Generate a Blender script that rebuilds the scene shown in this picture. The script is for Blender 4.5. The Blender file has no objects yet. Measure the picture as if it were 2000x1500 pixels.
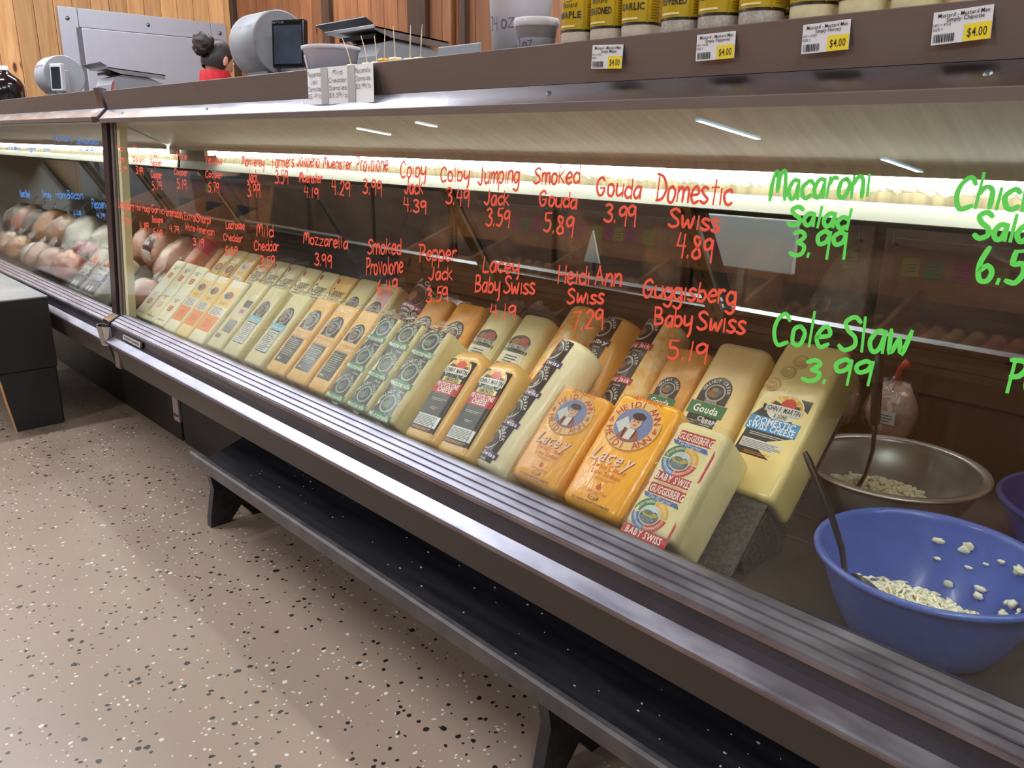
import bpy, bmesh, math, random
from math import sin, cos, pi, radians, sqrt
from mathutils import Vector, Matrix, noise

sc = bpy.context.scene
COL = sc.collection

# ------------------------------------------------------------------ camera, world, exposure
cam_d = bpy.data.cameras.new('camera')
cam_d.sensor_width = 36.0
cam_d.lens = 1580.0 / 2000.0 * 36.0
cam_d.clip_start = 0.02
cam = bpy.data.objects.new('camera', cam_d)
COL.objects.link(cam)
CR = ((0.68711175, 0.21601213, -0.69369749),
      (0.72645911, -0.18901367, 0.66070492),
      (0.01160197, -0.95792097, -0.28679749))     # columns: right, down, forward
cam.matrix_world = Matrix(((CR[0][0], -CR[0][1], -CR[0][2], 0.0),
                           (CR[1][0], -CR[1][1], -CR[1][2], 0.0),
                           (CR[2][0], -CR[2][1], -CR[2][2], 1.12),
                           (0, 0, 0, 1)))
sc.camera = cam

world = bpy.data.worlds.new('world')
sc.world = world
world.use_nodes = True
world.node_tree.nodes['Background'].inputs[0].default_value = (0.9, 0.93, 1.0, 1)
world.node_tree.nodes['Background'].inputs[1].default_value = 0.15

vs = sc.view_settings
vs.view_transform = 'Standard'
try:
    vs.look = 'None'
except Exception:
    pass
vs.exposure = 0.0
vs.gamma = 1.0
vs.use_curve_mapping = False
sc.cycles.use_denoising = True
sc.cycles.max_bounces = 10
sc.cycles.transparent_max_bounces = 24
sc.cycles.caustics_reflective = False
sc.cycles.caustics_refractive = False
sc.cycles.sample_clamp_indirect = 6.0

LAMP_STORE = 50.0       # watts of each store fixture
LAMP_WORK_FILL = 15.0        # watts of the unseen fill fixtures added behind the counter
TUBE_CASE = 30.0        # emission of the case lamps


def area_lamp(name, loc, sx, sy, power, color, parent=None, rot=(0, 0, 0)):
    d = bpy.data.lights.new(name, 'AREA')
    d.shape = 'RECTANGLE'
    d.size, d.size_y = sx, sy
    d.energy = power
    d.color = color
    o = bpy.data.objects.new(name, d)
    COL.objects.link(o)
    o.location = loc
    o.rotation_euler = rot
    if parent:
        o.parent = parent
    return o


# ------------------------------------------------------------------ colour and materials
def lin(c):
    def f(x):
        x = x / 255.0
        return x / 12.92 if x <= 0.04045 else ((x + 0.055) / 1.055) ** 2.4
    return (f(c[0]), f(c[1]), f(c[2]), 1.0)


MATS = {}


class NT:
    def __init__(self, name):
        self.m = bpy.data.materials.new(name)
        self.m.use_nodes = True
        self.t = self.m.node_tree
        self.t.nodes.clear()
        self.out = self.n('ShaderNodeOutputMaterial')

    def n(self, typ, **kw):
        x = self.t.nodes.new(typ)
        for k, v in kw.items():
            setattr(x, k, v)
        return x

    def l(self, a, b):
        self.t.links.new(a, b)

    def noise(self, scale, detail=3, rough=0.5, coord='Object', stretch=None):
        tc = self.n('ShaderNodeTexCoord')
        src = tc.outputs[coord]
        if stretch:
            mp = self.n('ShaderNodeMapping')
            mp.inputs['Scale'].default_value = stretch
            self.l(src, mp.inputs[0])
            src = mp.outputs[0]
        nz = self.n('ShaderNodeTexNoise')
        nz.inputs['Scale'].default_value = scale
        nz.inputs['Detail'].default_value = detail
        nz.inputs['Roughness'].default_value = rough
        self.l(src, nz.inputs['Vector'])
        return nz

    def ramp(self, fac, stops):
        r = self.n('ShaderNodeValToRGB')
        el = r.color_ramp.elements
        while len(el) < len(stops):
            el.new(0.5)
        for e, (p, c) in zip(el, stops):
            e.position = p
            e.color = c if len(c) == 4 else (*c, 1)
        self.l(fac, r.inputs[0])
        return r

    def mix(self, fac, a, b, mode='MIX'):
        x = self.n('ShaderNodeMix', data_type='RGBA', blend_type=mode)
        if isinstance(fac, (int, float)):
            x.inputs[0].default_value = fac
        else:
            self.l(fac, x.inputs[0])
        for sock, v in ((x.inputs[6], a), (x.inputs[7], b)):
            if isinstance(v, tuple):
                sock.default_value = v
            else:
                self.l(v, sock)
        return x.outputs[2]

    def math(self, op, a, b=None):
        x = self.n('ShaderNodeMath', operation=op)
        for sock, v in ((x.inputs[0], a), (x.inputs[1], b)):
            if v is None:
                continue
            if isinstance(v, (int, float)):
                sock.default_value = v
            else:
                self.l(v, sock)
        return x.outputs[0]

    def bsdf(self, color=None, rough=0.5, metal=0.0, coat=0.0, spec=0.5, bump=None, bump_s=0.2, bump_d=0.01, coat_r=0.1):
        b = self.n('ShaderNodeBsdfPrincipled')
        if color is not None:
            if isinstance(color, tuple):
                b.inputs['Base Color'].default_value = color
            else:
                self.l(color, b.inputs['Base Color'])
        if isinstance(rough, (int, float)):
            b.inputs['Roughness'].default_value = rough
        else:
            self.l(rough, b.inputs['Roughness'])
        b.inputs['Metallic'].default_value = metal
        b.inputs['Coat Weight'].default_value = coat
        b.inputs['Coat Roughness'].default_value = coat_r
        b.inputs['Specular IOR Level'].default_value = spec
        if bump is not None:
            bp = self.n('ShaderNodeBump')
            bp.inputs['Strength'].default_value = bump_s
            bp.inputs['Distance'].default_value = bump_d
            self.l(bump, bp.inputs['Height'])
            self.l(bp.outputs[0], b.inputs['Normal'])
            if coat > 0:
                self.l(bp.outputs[0], b.inputs['Coat Normal'])
        self.l(b.outputs[0], self.out.inputs[0])
        return b


def plain(name, rgb, rough=0.5, metal=0.0, coat=0.0, spec=0.5):
    if name in MATS:
        return MATS[name]
    t = NT(name)
    t.bsdf(lin(rgb), rough, metal, coat, spec)
    MATS[name] = t.m
    return t.m


def vari(name, rgb, rgb2, scale=8, rough=0.5, metal=0.0, coat=0.0, stretch=None, bump_s=0.0, bump_d=0.004, detail=4, spec=0.5, lo=0.35, hi=0.65):
    """two colours mixed by noise, optional bump from the same noise"""
    if name in MATS:
        return MATS[name]
    t = NT(name)
    nz = t.noise(scale, detail, 0.55, stretch=stretch)
    r = t.ramp(nz.outputs[0], [(lo, lin(rgb)), (hi, lin(rgb2))])
    t.bsdf(r.outputs[0], rough, metal, coat, spec, nz.outputs[0] if bump_s else None, bump_s, bump_d)
    MATS[name] = t.m
    return t.m


def cheese_mat(name, rgb, rgb2, scale=14, rough=0.42, coat=0.35, wr=0.25):
    if name in MATS:
        return MATS[name]
    t = NT(name)
    nz = t.noise(scale, 4, 0.55)
    deep = lambda c: (lin(c)[0], lin(c)[1] * 0.97, lin(c)[2] * 0.90, 1.0)
    r = t.ramp(nz.outputs[0], [(0.35, deep(rgb)), (0.65, deep(rgb2))])
    wn = t.noise(38, 3, 0.6, stretch=(1.0, 0.45, 1.0))
    b = t.bsdf(r.outputs[0], rough, 0, coat, 0.5, wn.outputs[0], wr, 0.004, 0.12)
    b.inputs['Subsurface Weight'].default_value = 0.0
    MATS[name] = t.m
    return t.m


def glass_mat(name, tint=(0.93, 0.97, 0.95), f0=0.04, rough=0.0, extra=0.0, bump=None, haze=None):
    """clear sheet: lets light straight through, mirrors by Schlick's law"""
    if name in MATS:
        return MATS[name]
    t = NT(name)
    lw = t.n('ShaderNodeLayerWeight')
    lw.inputs['Blend'].default_value = 0.5
    p5 = t.math('POWER', lw.outputs['Facing'], 5.0)
    f = t.math('ADD', t.math('MULTIPLY', p5, 0.9), f0 + extra)
    tr = t.n('ShaderNodeBsdfTransparent')
    tr.inputs[0].default_value = (*tint, 1)
    gl = t.n('ShaderNodeBsdfGlossy')
    gl.inputs['Roughness'].default_value = rough
    if bump:
        nz = t.noise(bump[0], 3, 0.6)
        bp = t.n('ShaderNodeBump')
        bp.inputs['Strength'].default_value = bump[1]
        bp.inputs['Distance'].default_value = 0.01
        t.l(nz.outputs[0], bp.inputs['Height'])
        t.l(bp.outputs[0], gl.inputs['Normal'])
    mx = t.n('ShaderNodeMixShader')
    t.l(f, mx.inputs[0])
    t.l(tr.outputs[0], mx.inputs[1])
    t.l(gl.outputs[0], mx.inputs[2])
    last = mx.outputs[0]
    if haze:
        df = t.n('ShaderNodeBsdfDiffuse')
        df.inputs[0].default_value = lin(haze[0])
        m2 = t.n('ShaderNodeMixShader')
        m2.inputs[0].default_value = haze[1]
        t.l(last, m2.inputs[1])
        t.l(df.outputs[0], m2.inputs[2])
        last = m2.outputs[0]
    t.l(last, t.out.inputs[0])
    MATS[name] = t.m
    return t.m


def emit(name, rgb, strength):
    if name in MATS:
        return MATS[name]
    t = NT(name)
    e = t.n('ShaderNodeEmission')
    e.inputs[0].default_value = lin(rgb)
    e.inputs[1].default_value = strength
    t.l(e.outputs[0], t.out.inputs[0])
    MATS[name] = t.m
    return t.m


def steel_mat(name, rgb, rough=0.3, stretch=(1, 40, 40), scale=6, metal=1.0, var=0.14, scuff=0.0):
    if name in MATS:
        return MATS[name]
    t = NT(name)
    nz = t.noise(scale, 5, 0.6, stretch=stretch)
    n2 = t.noise(11, 2, 0.5, stretch=(1, 3, 3))
    c = lin(rgb)
    d = tuple(x * (1 - var) for x in c[:3]) + (1,)
    col = t.mix(nz.outputs[0], d, c)
    if scuff:
        col = t.mix(t.ramp(n2.outputs[0], [(0.35, (0, 0, 0)), (0.8, (scuff, scuff, scuff))]).outputs[0], col, (0.75, 0.75, 0.78, 1))
    rg = t.math('ADD', t.math('MULTIPLY', n2.outputs[0], 0.22), rough - 0.11)
    t.bsdf(col, rg, metal, 0, 0.5, nz.outputs[0], 0.05, 0.001)
    MATS[name] = t.m
    return t.m


# ------------------------------------------------------------------ mesh builder
class MB:
    def __init__(self):
        self.v, self.f, self.mi, self.sm = [], [], [], []

    def add(self, verts, faces, mi=0, smooth=False):
        o = len(self.v)
        self.v += [tuple(p) for p in verts]
        for f in faces:
            self.f.append([i + o for i in f])
            self.mi.append(mi)
            self.sm.append(smooth)
        return self

    def box(self, x0, x1, y0, y1, z0, z1, mi=0, bev=0.0):
        if bev <= 0:
            v = [(x, y, z) for x in (x0, x1) for y in (y0, y1) for z in (z0, z1)]
            self.add(v, [(0, 1, 3, 2), (4, 6, 7, 5), (0, 4, 5, 1), (2, 3, 7, 6), (0, 2, 6, 4), (1, 5, 7, 3)], mi)
            return self
        bm = bmesh.new()
        vs_ = [bm.verts.new((x, y, z)) for x in (x0, x1) for y in (y0, y1) for z in (z0, z1)]
        for f in [(0, 1, 3, 2), (4, 6, 7, 5), (0, 4, 5, 1), (2, 3, 7, 6), (0, 2, 6, 4), (1, 5, 7, 3)]:
            bm.faces.new([vs_[i] for i in f])
        bmesh.ops.bevel(bm, geom=list(bm.edges), offset=bev, segments=2, affect='EDGES', profile=0.5)
        bm.verts.index_update()
        self.add([q.co[:] for q in bm.verts], [[q.index for q in f.verts] for f in bm.faces], mi)
        bm.free()
        return self

    def prism(self, pts, a0, a1, axis='x', mi=0):
        """closed polygon pts swept from a0 to a1; axis x: pts are (y,z); y: (x,z); z: (x,y)"""
        n = len(pts)

        def P(a, p):
            return {'x': (a, p[0], p[1]), 'y': (p[0], a, p[1]), 'z': (p[0], p[1], a)}[axis]
        v = [P(a0, p) for p in pts] + [P(a1, p) for p in pts]
        f = [tuple(range(n))[::-1], tuple(range(n, 2 * n))]
        f += [(i, (i + 1) % n, n + (i + 1) % n, n + i) for i in range(n)]
        self.add(v, f, mi)
        return self

    def sheet(self, pts, a0, a1, th, mi=0):
        """open (y,z) polyline given a thickness towards its left side, swept along x"""
        n = len(pts)
        off = []
        for i in range(n):
            a = Vector(pts[max(i - 1, 0)])
            b = Vector(pts[min(i + 1, n - 1)])
            d = (b - a).normalized()
            off.append((pts[i][0] - d.y * th, pts[i][1] + d.x * th))
        return self.prism(list(pts) + off[::-1], a0, a1, 'x', mi)

    def lathe(self, prof, c=(0, 0, 0), n=32, axis='z', mi=0, smooth=True, cap=True):
        v, f = [], []
        m = len(prof)
        for i in range(n):
            a = 2 * pi * i / n
            for r, h in prof:
                if axis == 'z':
                    v.append((c[0] + r * cos(a), c[1] + r * sin(a), c[2] + h))
                elif axis == 'x':
                    v.append((c[0] + h, c[1] + r * cos(a), c[2] + r * sin(a)))
                else:
                    v.append((c[0] + r * cos(a), c[1] + h, c[2] + r * sin(a)))
        for i in range(n):
            j = (i + 1) % n
            for k in range(m - 1):
                f.append((i * m + k, j * m + k, j * m + k + 1, i * m + k + 1))
        self.add(v, f, mi, smooth)
        if cap:
            for k in (0, m - 1):
                if prof[k][0] > 1e-5:
                    ring = [i * m + k for i in range(n)]
                    self.add([v[q] for q in ring], [tuple(range(n)) if k else tuple(range(n))[::-1]], mi, False)
        return self

    def tube(self, path, r, n=10, mi=0, flat=1.0, closed_ends=True):
        pts = [Vector(p) for p in path]
        rs = r if isinstance(r, (list, tuple)) else [r] * len(pts)
        v, f = [], []
        prev = None
        for i, p in enumerate(pts):
            d = (pts[min(i + 1, len(pts) - 1)] - pts[max(i - 1, 0)]).normalized()
            if prev is None:
                up = Vector((0, 0, 1)) if abs(d.z) < 0.9 else Vector((1, 0, 0))
                a = d.cross(up).normalized()
            else:
                a = (prev - d * prev.dot(d)).normalized()
            prev = a
            b = d.cross(a)
            for k in range(n):
                t = 2 * pi * k / n
                v.append(p + a * cos(t) * rs[i] + b * sin(t) * rs[i] * flat)
        for i in range(len(pts) - 1):
            for k in range(n):
                k2 = (k + 1) % n
                f.append((i * n + k, i * n + k2, (i + 1) * n + k2, (i + 1) * n + k))
        if closed_ends:
            f.append(tuple(range(n))[::-1])
            f.append(tuple((len(pts) - 1) * n + k for k in range(n)))
        self.add(v, f, mi, True)
        return self

    def ball(self, c, r, n=12, m=8, mi=0, jit=0.0, seed=0, fr=2.5):
        rx, ry, rz = r if isinstance(r, (tuple, list)) else (r, r, r)
        v, f = [], []
        for j in range(m + 1):
            t = pi * j / m
            for i in range(n):
                a = 2 * pi * i / n
                d = Vector((sin(t) * cos(a), sin(t) * sin(a), cos(t)))
                s = 1 + (noise.noise(d * fr + Vector((seed * 7.3, seed * 1.7, 0))) * jit if jit else 0)
                v.append((c[0] + d.x * rx * s, c[1] + d.y * ry * s, c[2] + d.z * rz * s))
        for j in range(m):
            for i in range(n):
                i2 = (i + 1) % n
                f.append((j * n + i, (j + 1) * n + i, (j + 1) * n + i2, j * n + i2))
        self.add(v, f, mi, True)
        return self

    def grid(self, fn, nu, nv, mi=0, smooth=True):
        v = [fn(i / nu, j / nv) for j in range(nv + 1) for i in range(nu + 1)]
        w = nu + 1
        f = [(j * w + i, j * w + i + 1, (j + 1) * w + i + 1, (j + 1) * w + i) for j in range(nv) for i in range(nu)]
        self.add(v, f, mi, smooth)
        return self

    def build(self, name, mats, parent=None, fix=True):
        me = bpy.data.meshes.new(name)
        me.from_pydata(self.v, [], self.f)
        if not isinstance(mats, (list, tuple)):
            mats = [mats]
        for m in mats:
            me.materials.append(m)
        me.polygons.foreach_set('material_index', self.mi)
        me.polygons.foreach_set('use_smooth', self.sm)
        if fix:
            bm = bmesh.new()
            bm.from_mesh(me)
            bmesh.ops.remove_doubles(bm, verts=bm.verts, dist=1e-6)
            bmesh.ops.recalc_face_normals(bm, faces=bm.faces)
            bm.to_mesh(me)
            bm.free()
        me.update()
        o = bpy.data.objects.new(name, me)
        COL.objects.link(o)
        if parent is not None:
            o.parent = parent
        return o


def tag(o, label=None, cat=None, group=None, kind=None):
    if label:
        o['label'] = label
    if cat:
        o['category'] = cat
    if group:
        o['group'] = group
    if kind:
        o['kind'] = kind
    return o


def thing(name, label, cat, loc=(0, 0, 0), rot=(0, 0, 0), group=None):
    o = bpy.data.objects.new(name, None)
    o.empty_display_size = 0.05
    COL.objects.link(o)
    o.location = loc
    o.rotation_euler = rot
    return tag(o, label, cat, group)


def dup(root, loc=None, rot=None, label=None, scale=None):
    r = root.copy()
    COL.objects.link(r)
    if loc is not None:
        r.location = loc
    if rot is not None:
        r.rotation_euler = rot
    if scale is not None:
        r.scale = scale
    if label:
        r['label'] = label
    for ch in list(root.children):
        c = ch.copy()
        COL.objects.link(c)
        c.parent = r
        for g in list(ch.children):
            d = g.copy()
            COL.objects.link(d)
            d.parent = c
    return r


# ------------------------------------------------------------------ printed type (built-in font) as flat glyph outlines
GLY = {}
STYLES = {'r': (0.0, 0.0), 'b': (0.022, 0.0), 'i': (0.012, 0.32), 'n': (0.006, 0.0)}


def harvest(chars):
    made = []
    for st, (off, sh) in STYLES.items():
        for c in chars:
            cu = bpy.data.curves.new('glyph', 'FONT')
            cu.body = c
            cu.size = 1.0
            cu.offset = off
            cu.shear = sh
            cu.resolution_u = 2
            o = bpy.data.objects.new('glyph', cu)
            COL.objects.link(o)
            made.append((st, c, o))
    dg = bpy.context.evaluated_depsgraph_get()
    for st, c, o in made:
        me = o.evaluated_get(dg).to_mesh()
        vv = [(p.co.x, p.co.y) for p in me.vertices]
        ff = [tuple(p.vertices) for p in me.polygons]
        x0 = min([p[0] for p in vv], default=0)
        x1 = max([p[0] for p in vv], default=0.25)
        GLY[(st, c)] = (vv, ff, x0, x1)
        o.evaluated_get(dg).to_mesh_clear()
    for st, c, o in made:
        cu = o.data
        bpy.data.objects.remove(o)
        bpy.data.curves.remove(cu)


harvest("ABCDEFGHIJKLMNOPQRSTUVWXYZabcdefghijklmnopqrstuvwxyz0123456789.$&-/>'%,")


def text_layout(s, h, st='r', gap=0.09):
    """list of (glyph verts, faces, x offset), total width; h is cap height"""
    k = h / 0.7
    x = 0.0
    out = []
    for c in s:
        if c == ' ' or (st, c) not in GLY:
            x += 0.3 * k
            continue
        vv, ff, x0, x1 = GLY[(st, c)]
        out.append(([((p[0] - x0) * k + x, p[1] * k) for p in vv], ff))
        x += (x1 - x0 + gap) * k
    return out, max(x - gap * k, 1e-4)


# ------------------------------------------------------------------ flat print on a surface
def print_mat(rgb):
    nm = 'print_%d_%d_%d' % tuple(rgb)
    if max(rgb) < 100:
        rgb = tuple(int(c * 0.72) for c in rgb)
    return plain(nm, rgb, 0.38, 0, 0.25)


class Label:
    """flat print; items are placed in (u, v) and mapped by surf(u, v, h)"""

    def __init__(self, surf, cu=0.0, cv=0.0, step=0.012):
        self.s, self.cu, self.cv, self.step = surf, cu, cv, step
        self.mb, self.mats, self.idx = MB(), [], {}
        self.h = 0.0004

    def m(self, rgb):
        k = tuple(rgb)
        if k not in self.idx:
            self.idx[k] = len(self.mats)
            self.mats.append(print_mat(k))
        return self.idx[k]

    def P(self, u, v, lay):
        return self.s(self.cu + u, self.cv + v, self.h + 0.00028 * lay)

    def rect(self, u0, v0, u1, v1, rgb, lay=0, sk=0.0):
        nu = max(1, int(abs(u1 - u0) / self.step))
        nv = max(1, int(abs(v1 - v0) / 0.04))
        self.mb.grid(lambda a, b: self.P(u0 + (u1 - u0) * a + sk * b, v0 + (v1 - v0) * b, lay), nu, nv, self.m(rgb), False)

    def ell(self, u, v, ru, rv, rgb, lay=0, a0=0.0, a1=2 * pi, n=20, r0=0.0):
        k = max(3, int(n * abs(a1 - a0) / (2 * pi)))
        self.mb.grid(lambda a, b: self.P(u + ru * (r0 + (1 - r0) * b) * cos(a0 + (a1 - a0) * a),
                                         v + rv * (r0 + (1 - r0) * b) * sin(a0 + (a1 - a0) * a), lay), k, 1, self.m(rgb), False)

    def poly(self, pts, rgb, lay=0):
        self.mb.add([self.P(p[0], p[1], lay) for p in pts], [tuple(range(len(pts)))], self.m(rgb))

    def text(self, s, u, v, h, rgb, lay=3, st='b', width=None, align='c', rot=0.0):
        gl, w = text_layout(s, h, st)
        kx = (width / w) if width else 1.0
        w *= kx
        x0 = {'c': -w / 2, 'l': 0, 'r': -w}[align]
        c, sn = cos(rot), sin(rot)
        mi = self.m(rgb)
        for vv, ff in gl:
            pts = []
            for a, b in vv:
                x, y = a * kx + x0, b - h / 2
                pts.append(self.P(u + x * c - y * sn, v + x * sn + y * c, lay))
            self.mb.add(pts, ff, mi)

    def arc_text(self, s, u, v, ru, rv, a0, a1, h, rgb, lay=3, st='b', flip=False):
        """letters spread along an ellipse from angle a0 to a1"""
        n = len(s)
        mi = self.m(rgb)
        for i, ch in enumerate(s):
            if ch == ' ' or (st, ch) not in GLY:
                continue
            a = a0 + (a1 - a0) * (i + 0.5) / n
            gl, w = text_layout(ch, h, st)
            rot = a - pi / 2 + (pi if flip else 0)
            c, sn = cos(rot), sin(rot)
            for vv, ff in gl:
                pts = []
                for x, y in vv:
                    x, y = x - w / 2, y - h / 2
                    pts.append(self.P(u + ru * cos(a) + x * c - y * sn, v + rv * sin(a) + x * sn + y * c, lay))
                self.mb.add(pts, ff, mi)

    def lines(self, u0, v0, u1, v1, n, rgb, lay=2, fill=0.45, seed=1):
        rnd = random.Random(seed)
        st = (v1 - v0) / n
        for i in range(n):
            e = u0 + (u1 - u0) * rnd.uniform(0.72, 1.0)
            self.rect(u0, v0 + i * st, e, v0 + i * st + st * fill, rgb, lay)

    def build(self, parent, name='printed_label', label=None):
        o = self.mb.build(name, self.mats, parent, fix=False)
        if label:
            o['label'] = label
        return o


# ------------------------------------------------------------------ hand lettering (paint marker strokes)
HAND = {
 'A': (6, "0,0 3,10|3,10 6,0|1,4 5,4"), 'B': (6, "0,10 .4,0|0,10 4,9.4 4,6 0,5|0,5 5.4,4 5,1 0,0"),
 'C': (6, "6,8 4,10 1,8 0,4 2,0 6,1"), 'D': (7, "1,10 1.4,0|-.6,10.6 4,9.4 7,5 5,1 1,0"),
 'E': (5, "0,10 0,0|0,10 5,10|0,5 4,5|0,0 5,0"), 'F': (5, "0,10 0.4,0|-.5,10 5,10.4|0,5 4,5"),
 'G': (7, "6,8.4 4,10 1,8 0,4 2,0 5,1 6.2,4.4|6.4,4.6 3,4"), 'H': (6, "0,10 0,0|5.6,10 5.8,0|0,5 5.6,5"),
 'J': (6, "4.6,10.6 4.6,3 3,0 0,2"), 'L': (5, "0,10 0.2,.4|0.2,.4 2,0 5,.4"),
 'M': (8, "0,0 .6,7 2,10 3,9 3.6,3|3.6,3 4.6,9 6.6,10 7.4,6 8,0"), 'P': (6, "1,10 1.3,-.6|-.4,10.3 4.6,10 6,7.6 4,5 1,4.6"),
 'R': (6, "0,10 0,0|0,10 5,9 4,6 0,5|2,5 6,0"), 'S': (6, "6,8.6 3.6,10 .6,8.4 2,6 5,4 5.4,1.4 2,0 -.3,1.2"),
 'T': (6, "0,10 6,10|3,10 3,0"), 'W': (8, "0,10 2,0|2,0 4,7|4,7 6,0|6,0 8,10"), 'Y': (6, "0,10 3,5|6,10 2,-1"),
 'a': (5, "4.6,6 2,6.2 0,3 1.6,0 3.8,1 4.8,5|5,6.2 5.2,0"), 'b': (5, "0,10 .2,0|.2,1 3,0 5,3 3,6 .3,5"),
 'c': (4.6, "4.8,5.2 3,6.2 0,4 1,.8 3,0 4.8,1"), 'd': (5, "5,5 2,6 0,3 2,0 5,1.4|5,10 5.3,0"),
 'e': (5, "0,3 4.8,3.8 4,6 2,6.2 0,3 2,0 5,1"), 'f': (4, "4,9 2,10 1,7 1,0|0,6 3,6"),
 'g': (5, "5,5 2,6.2 0,3 2,0 5,2|5,6.2 5.2,-2 3,-4.6 0,-3.4"), 'h': (5, "0,10 0,0|0,4 2,6.2 4.6,5 5,0"),
 'i': (1.4, "0.6,6.4 .8,0"), 'k': (5, "0,10 .2,0|4.4,7 .3,3.4|1,3.6 5,0"), 'l': (1.4, "0.6,10 .8,0"),
 'm': (7.6, "0,6.4 .2,0|.2,4 2,6.4 3.6,5 3.8,0|3.8,4 5.6,6.4 7.2,5 7.6,0"), 'n': (5, "0,6.4 .2,0|.2,4 2.4,6.4 4.6,5 5,0"),
 'o': (5, "3,6.2 0.4,5 .6,.6 3.6,0 5,4 2.6,6.3"), 'p': (5, "0,6.4 .3,-4|0,5 3,6.4 5,3.4 3,0 .2,.8"),
 'r': (3.6, "0,6.4 .2,0|.2,4 1.8,6.2 3.8,6"), 's': (4.4, "4.2,5.6 2,6.3 .2,5 2,3.2 4.4,1.6 2.4,0 -.3,.8"),
 't': (4, "2,9 2.1,0|0,6.2 4,6.4"), 'u': (5, "0,6.4 .1,1.8 2,0 4.8,2|4.8,6.4 5.1,0"), 'v': (4.6, "0,6.4 2.3,0|2.3,0 4.6,6.4"),
 'w': (7, "0,6.4 1,0 3.4,4.4|3.4,4.4 5.2,0 7,6.4"), 'x': (4.6, "0,6.4 4.6,0|4.6,6.4 0,0"),
 'y': (5, "0,6.4 .4,2 2.4,1.6 4.6,3|5,6.4 4.8,-2 3.6,-4.4"), 'z': (4.6, "0,6.2 4.6,6.4|4.6,6.4 0,0|0,0 4.8,.2"),
 '0': (5, "3,10 0,6 1,0 4,0 5,5 3,10"), '1': (1.8, "1,10 1,0"), '2': (5, "0,8 2,10 4.6,8 3,4 0,0|0,0 5,0.2"),
 '3': (5, "0,9 2.6,10 4.6,8 2,5.4|2,5.4 5,4 4.6,1 2,0 -.4,1"), '4': (5, "1,10 0,4.4|0,4.4 5,4.6|4,9.6 4.2,-.6"),
 '5': (5, "5,10.2 1,9.8|1,9.8 .9,6 4,6 5,3 3,0 0,.6"), '6': (5, "2.6,10 .2,5 .8,.4 3.6,0 4.8,2.6 3,4.6 .4,3"),
 '7': (5, "0,9.6 4.6,10|4.6,10 2.4,0"), '8': (5, "4.2,9 1.4,9.8 .8,7.6 4,4 4.8,1.2 2,0 .2,2 3.6,6 4.2,9"),
 '9': (5, "4.6,8.6 2.6,10 0,8 1,5 3.6,5.8 4.6,8.6|4.8,9.4 5.2,-.4"), '.': (1.6, ".6,0 .8,.9"), '-': (3, "0,4 3,4"),
 '(': (2, "2,10 0,5 2,0"), ')': (2, "0,10 2,5 0,0"), '/': (3, "0,0 3,10"), '$': (5, "5,8 2,9 1,7 4,4 4,1 0,1|2.6,10 2.6,-.6"),
}


def smooth_path(p, k=4):
    if len(p) < 3:
        return p
    out = []
    for i in range(len(p) - 1):
        a, b, c, d = p[max(i - 1, 0)], p[i], p[i + 1], p[min(i + 2, len(p) - 1)]
        for j in range(k):
            t = j / k
            out.append(tuple(0.5 * ((2 * b[q]) + (-a[q] + c[q]) * t + (2 * a[q] - 5 * b[q] + 4 * c[q] - d[q]) * t * t
                                    + (-a[q] + 3 * b[q] - 3 * c[q] + d[q]) * t ** 3) for q in (0, 1)))
    out.append(p[-1])
    return out


def hand_word(mb, s, x0, y0, x1, y1, h, pw, fn, mi=0, seed=0):
    """one word in marker strokes fitted between (x0,y0) and (x1,y1); fn maps flat (x, y) to 3D"""
    rnd = random.Random(seed)
    gap, tot, lay = 1.7, 0.0, []
    for c in s:
        if c == ' ':
            tot += 3.0
            continue
        if c not in HAND:
            continue
        w, d = HAND[c]
        lay.append((tot, w, d))
        tot += w + gap
    tot = max(tot - gap, 1)
    kx, ky = (x1 - x0) / tot, h / 10.0
    sk = 0
    for off, w, d in lay:
        jy, js, sh = rnd.uniform(-.4, .4), rnd.uniform(.93, 1.07), rnd.uniform(-.05, .1)
        for stq in d.split('|'):
            pts = [tuple(float(q) for q in p.split(',')) for p in stq.split()]
            pts = smooth_path(pts)
            flat = []
            for px, py in pts:
                X = (off + px * 1.0 + sh * py)
                fx = x0 + X * kx
                fy = y0 + (y1 - y0) * (X / tot) + (py * js + jy) * ky
                flat.append(Vector((fx, fy)))
            n = len(flat)
            L, R = [], []
            for i in range(n):
                t = (flat[min(i + 1, n - 1)] - flat[max(i - 1, 0)])
                t = t.normalized() if t.length > 1e-9 else Vector((1, 0))
                nn = Vector((-t.y, t.x)) * pw * 0.5
                p = flat[i]
                if i == 0:
                    p = p - t * pw * 0.35
                if i == n - 1:
                    p = p + t * pw * 0.35
                e = 0.62 if i in (0, n - 1) else 1.0
                L.append(p + nn * e)
                R.append(p - nn * e)
            sk += 1
            mb.add([fn(q.x, q.y, sk * 4e-5) for q in L] + [fn(q.x, q.y, sk * 4e-5) for q in R],
                   [(i, i + 1, n + i + 1, n + i) for i in range(n - 1)], mi)


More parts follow.
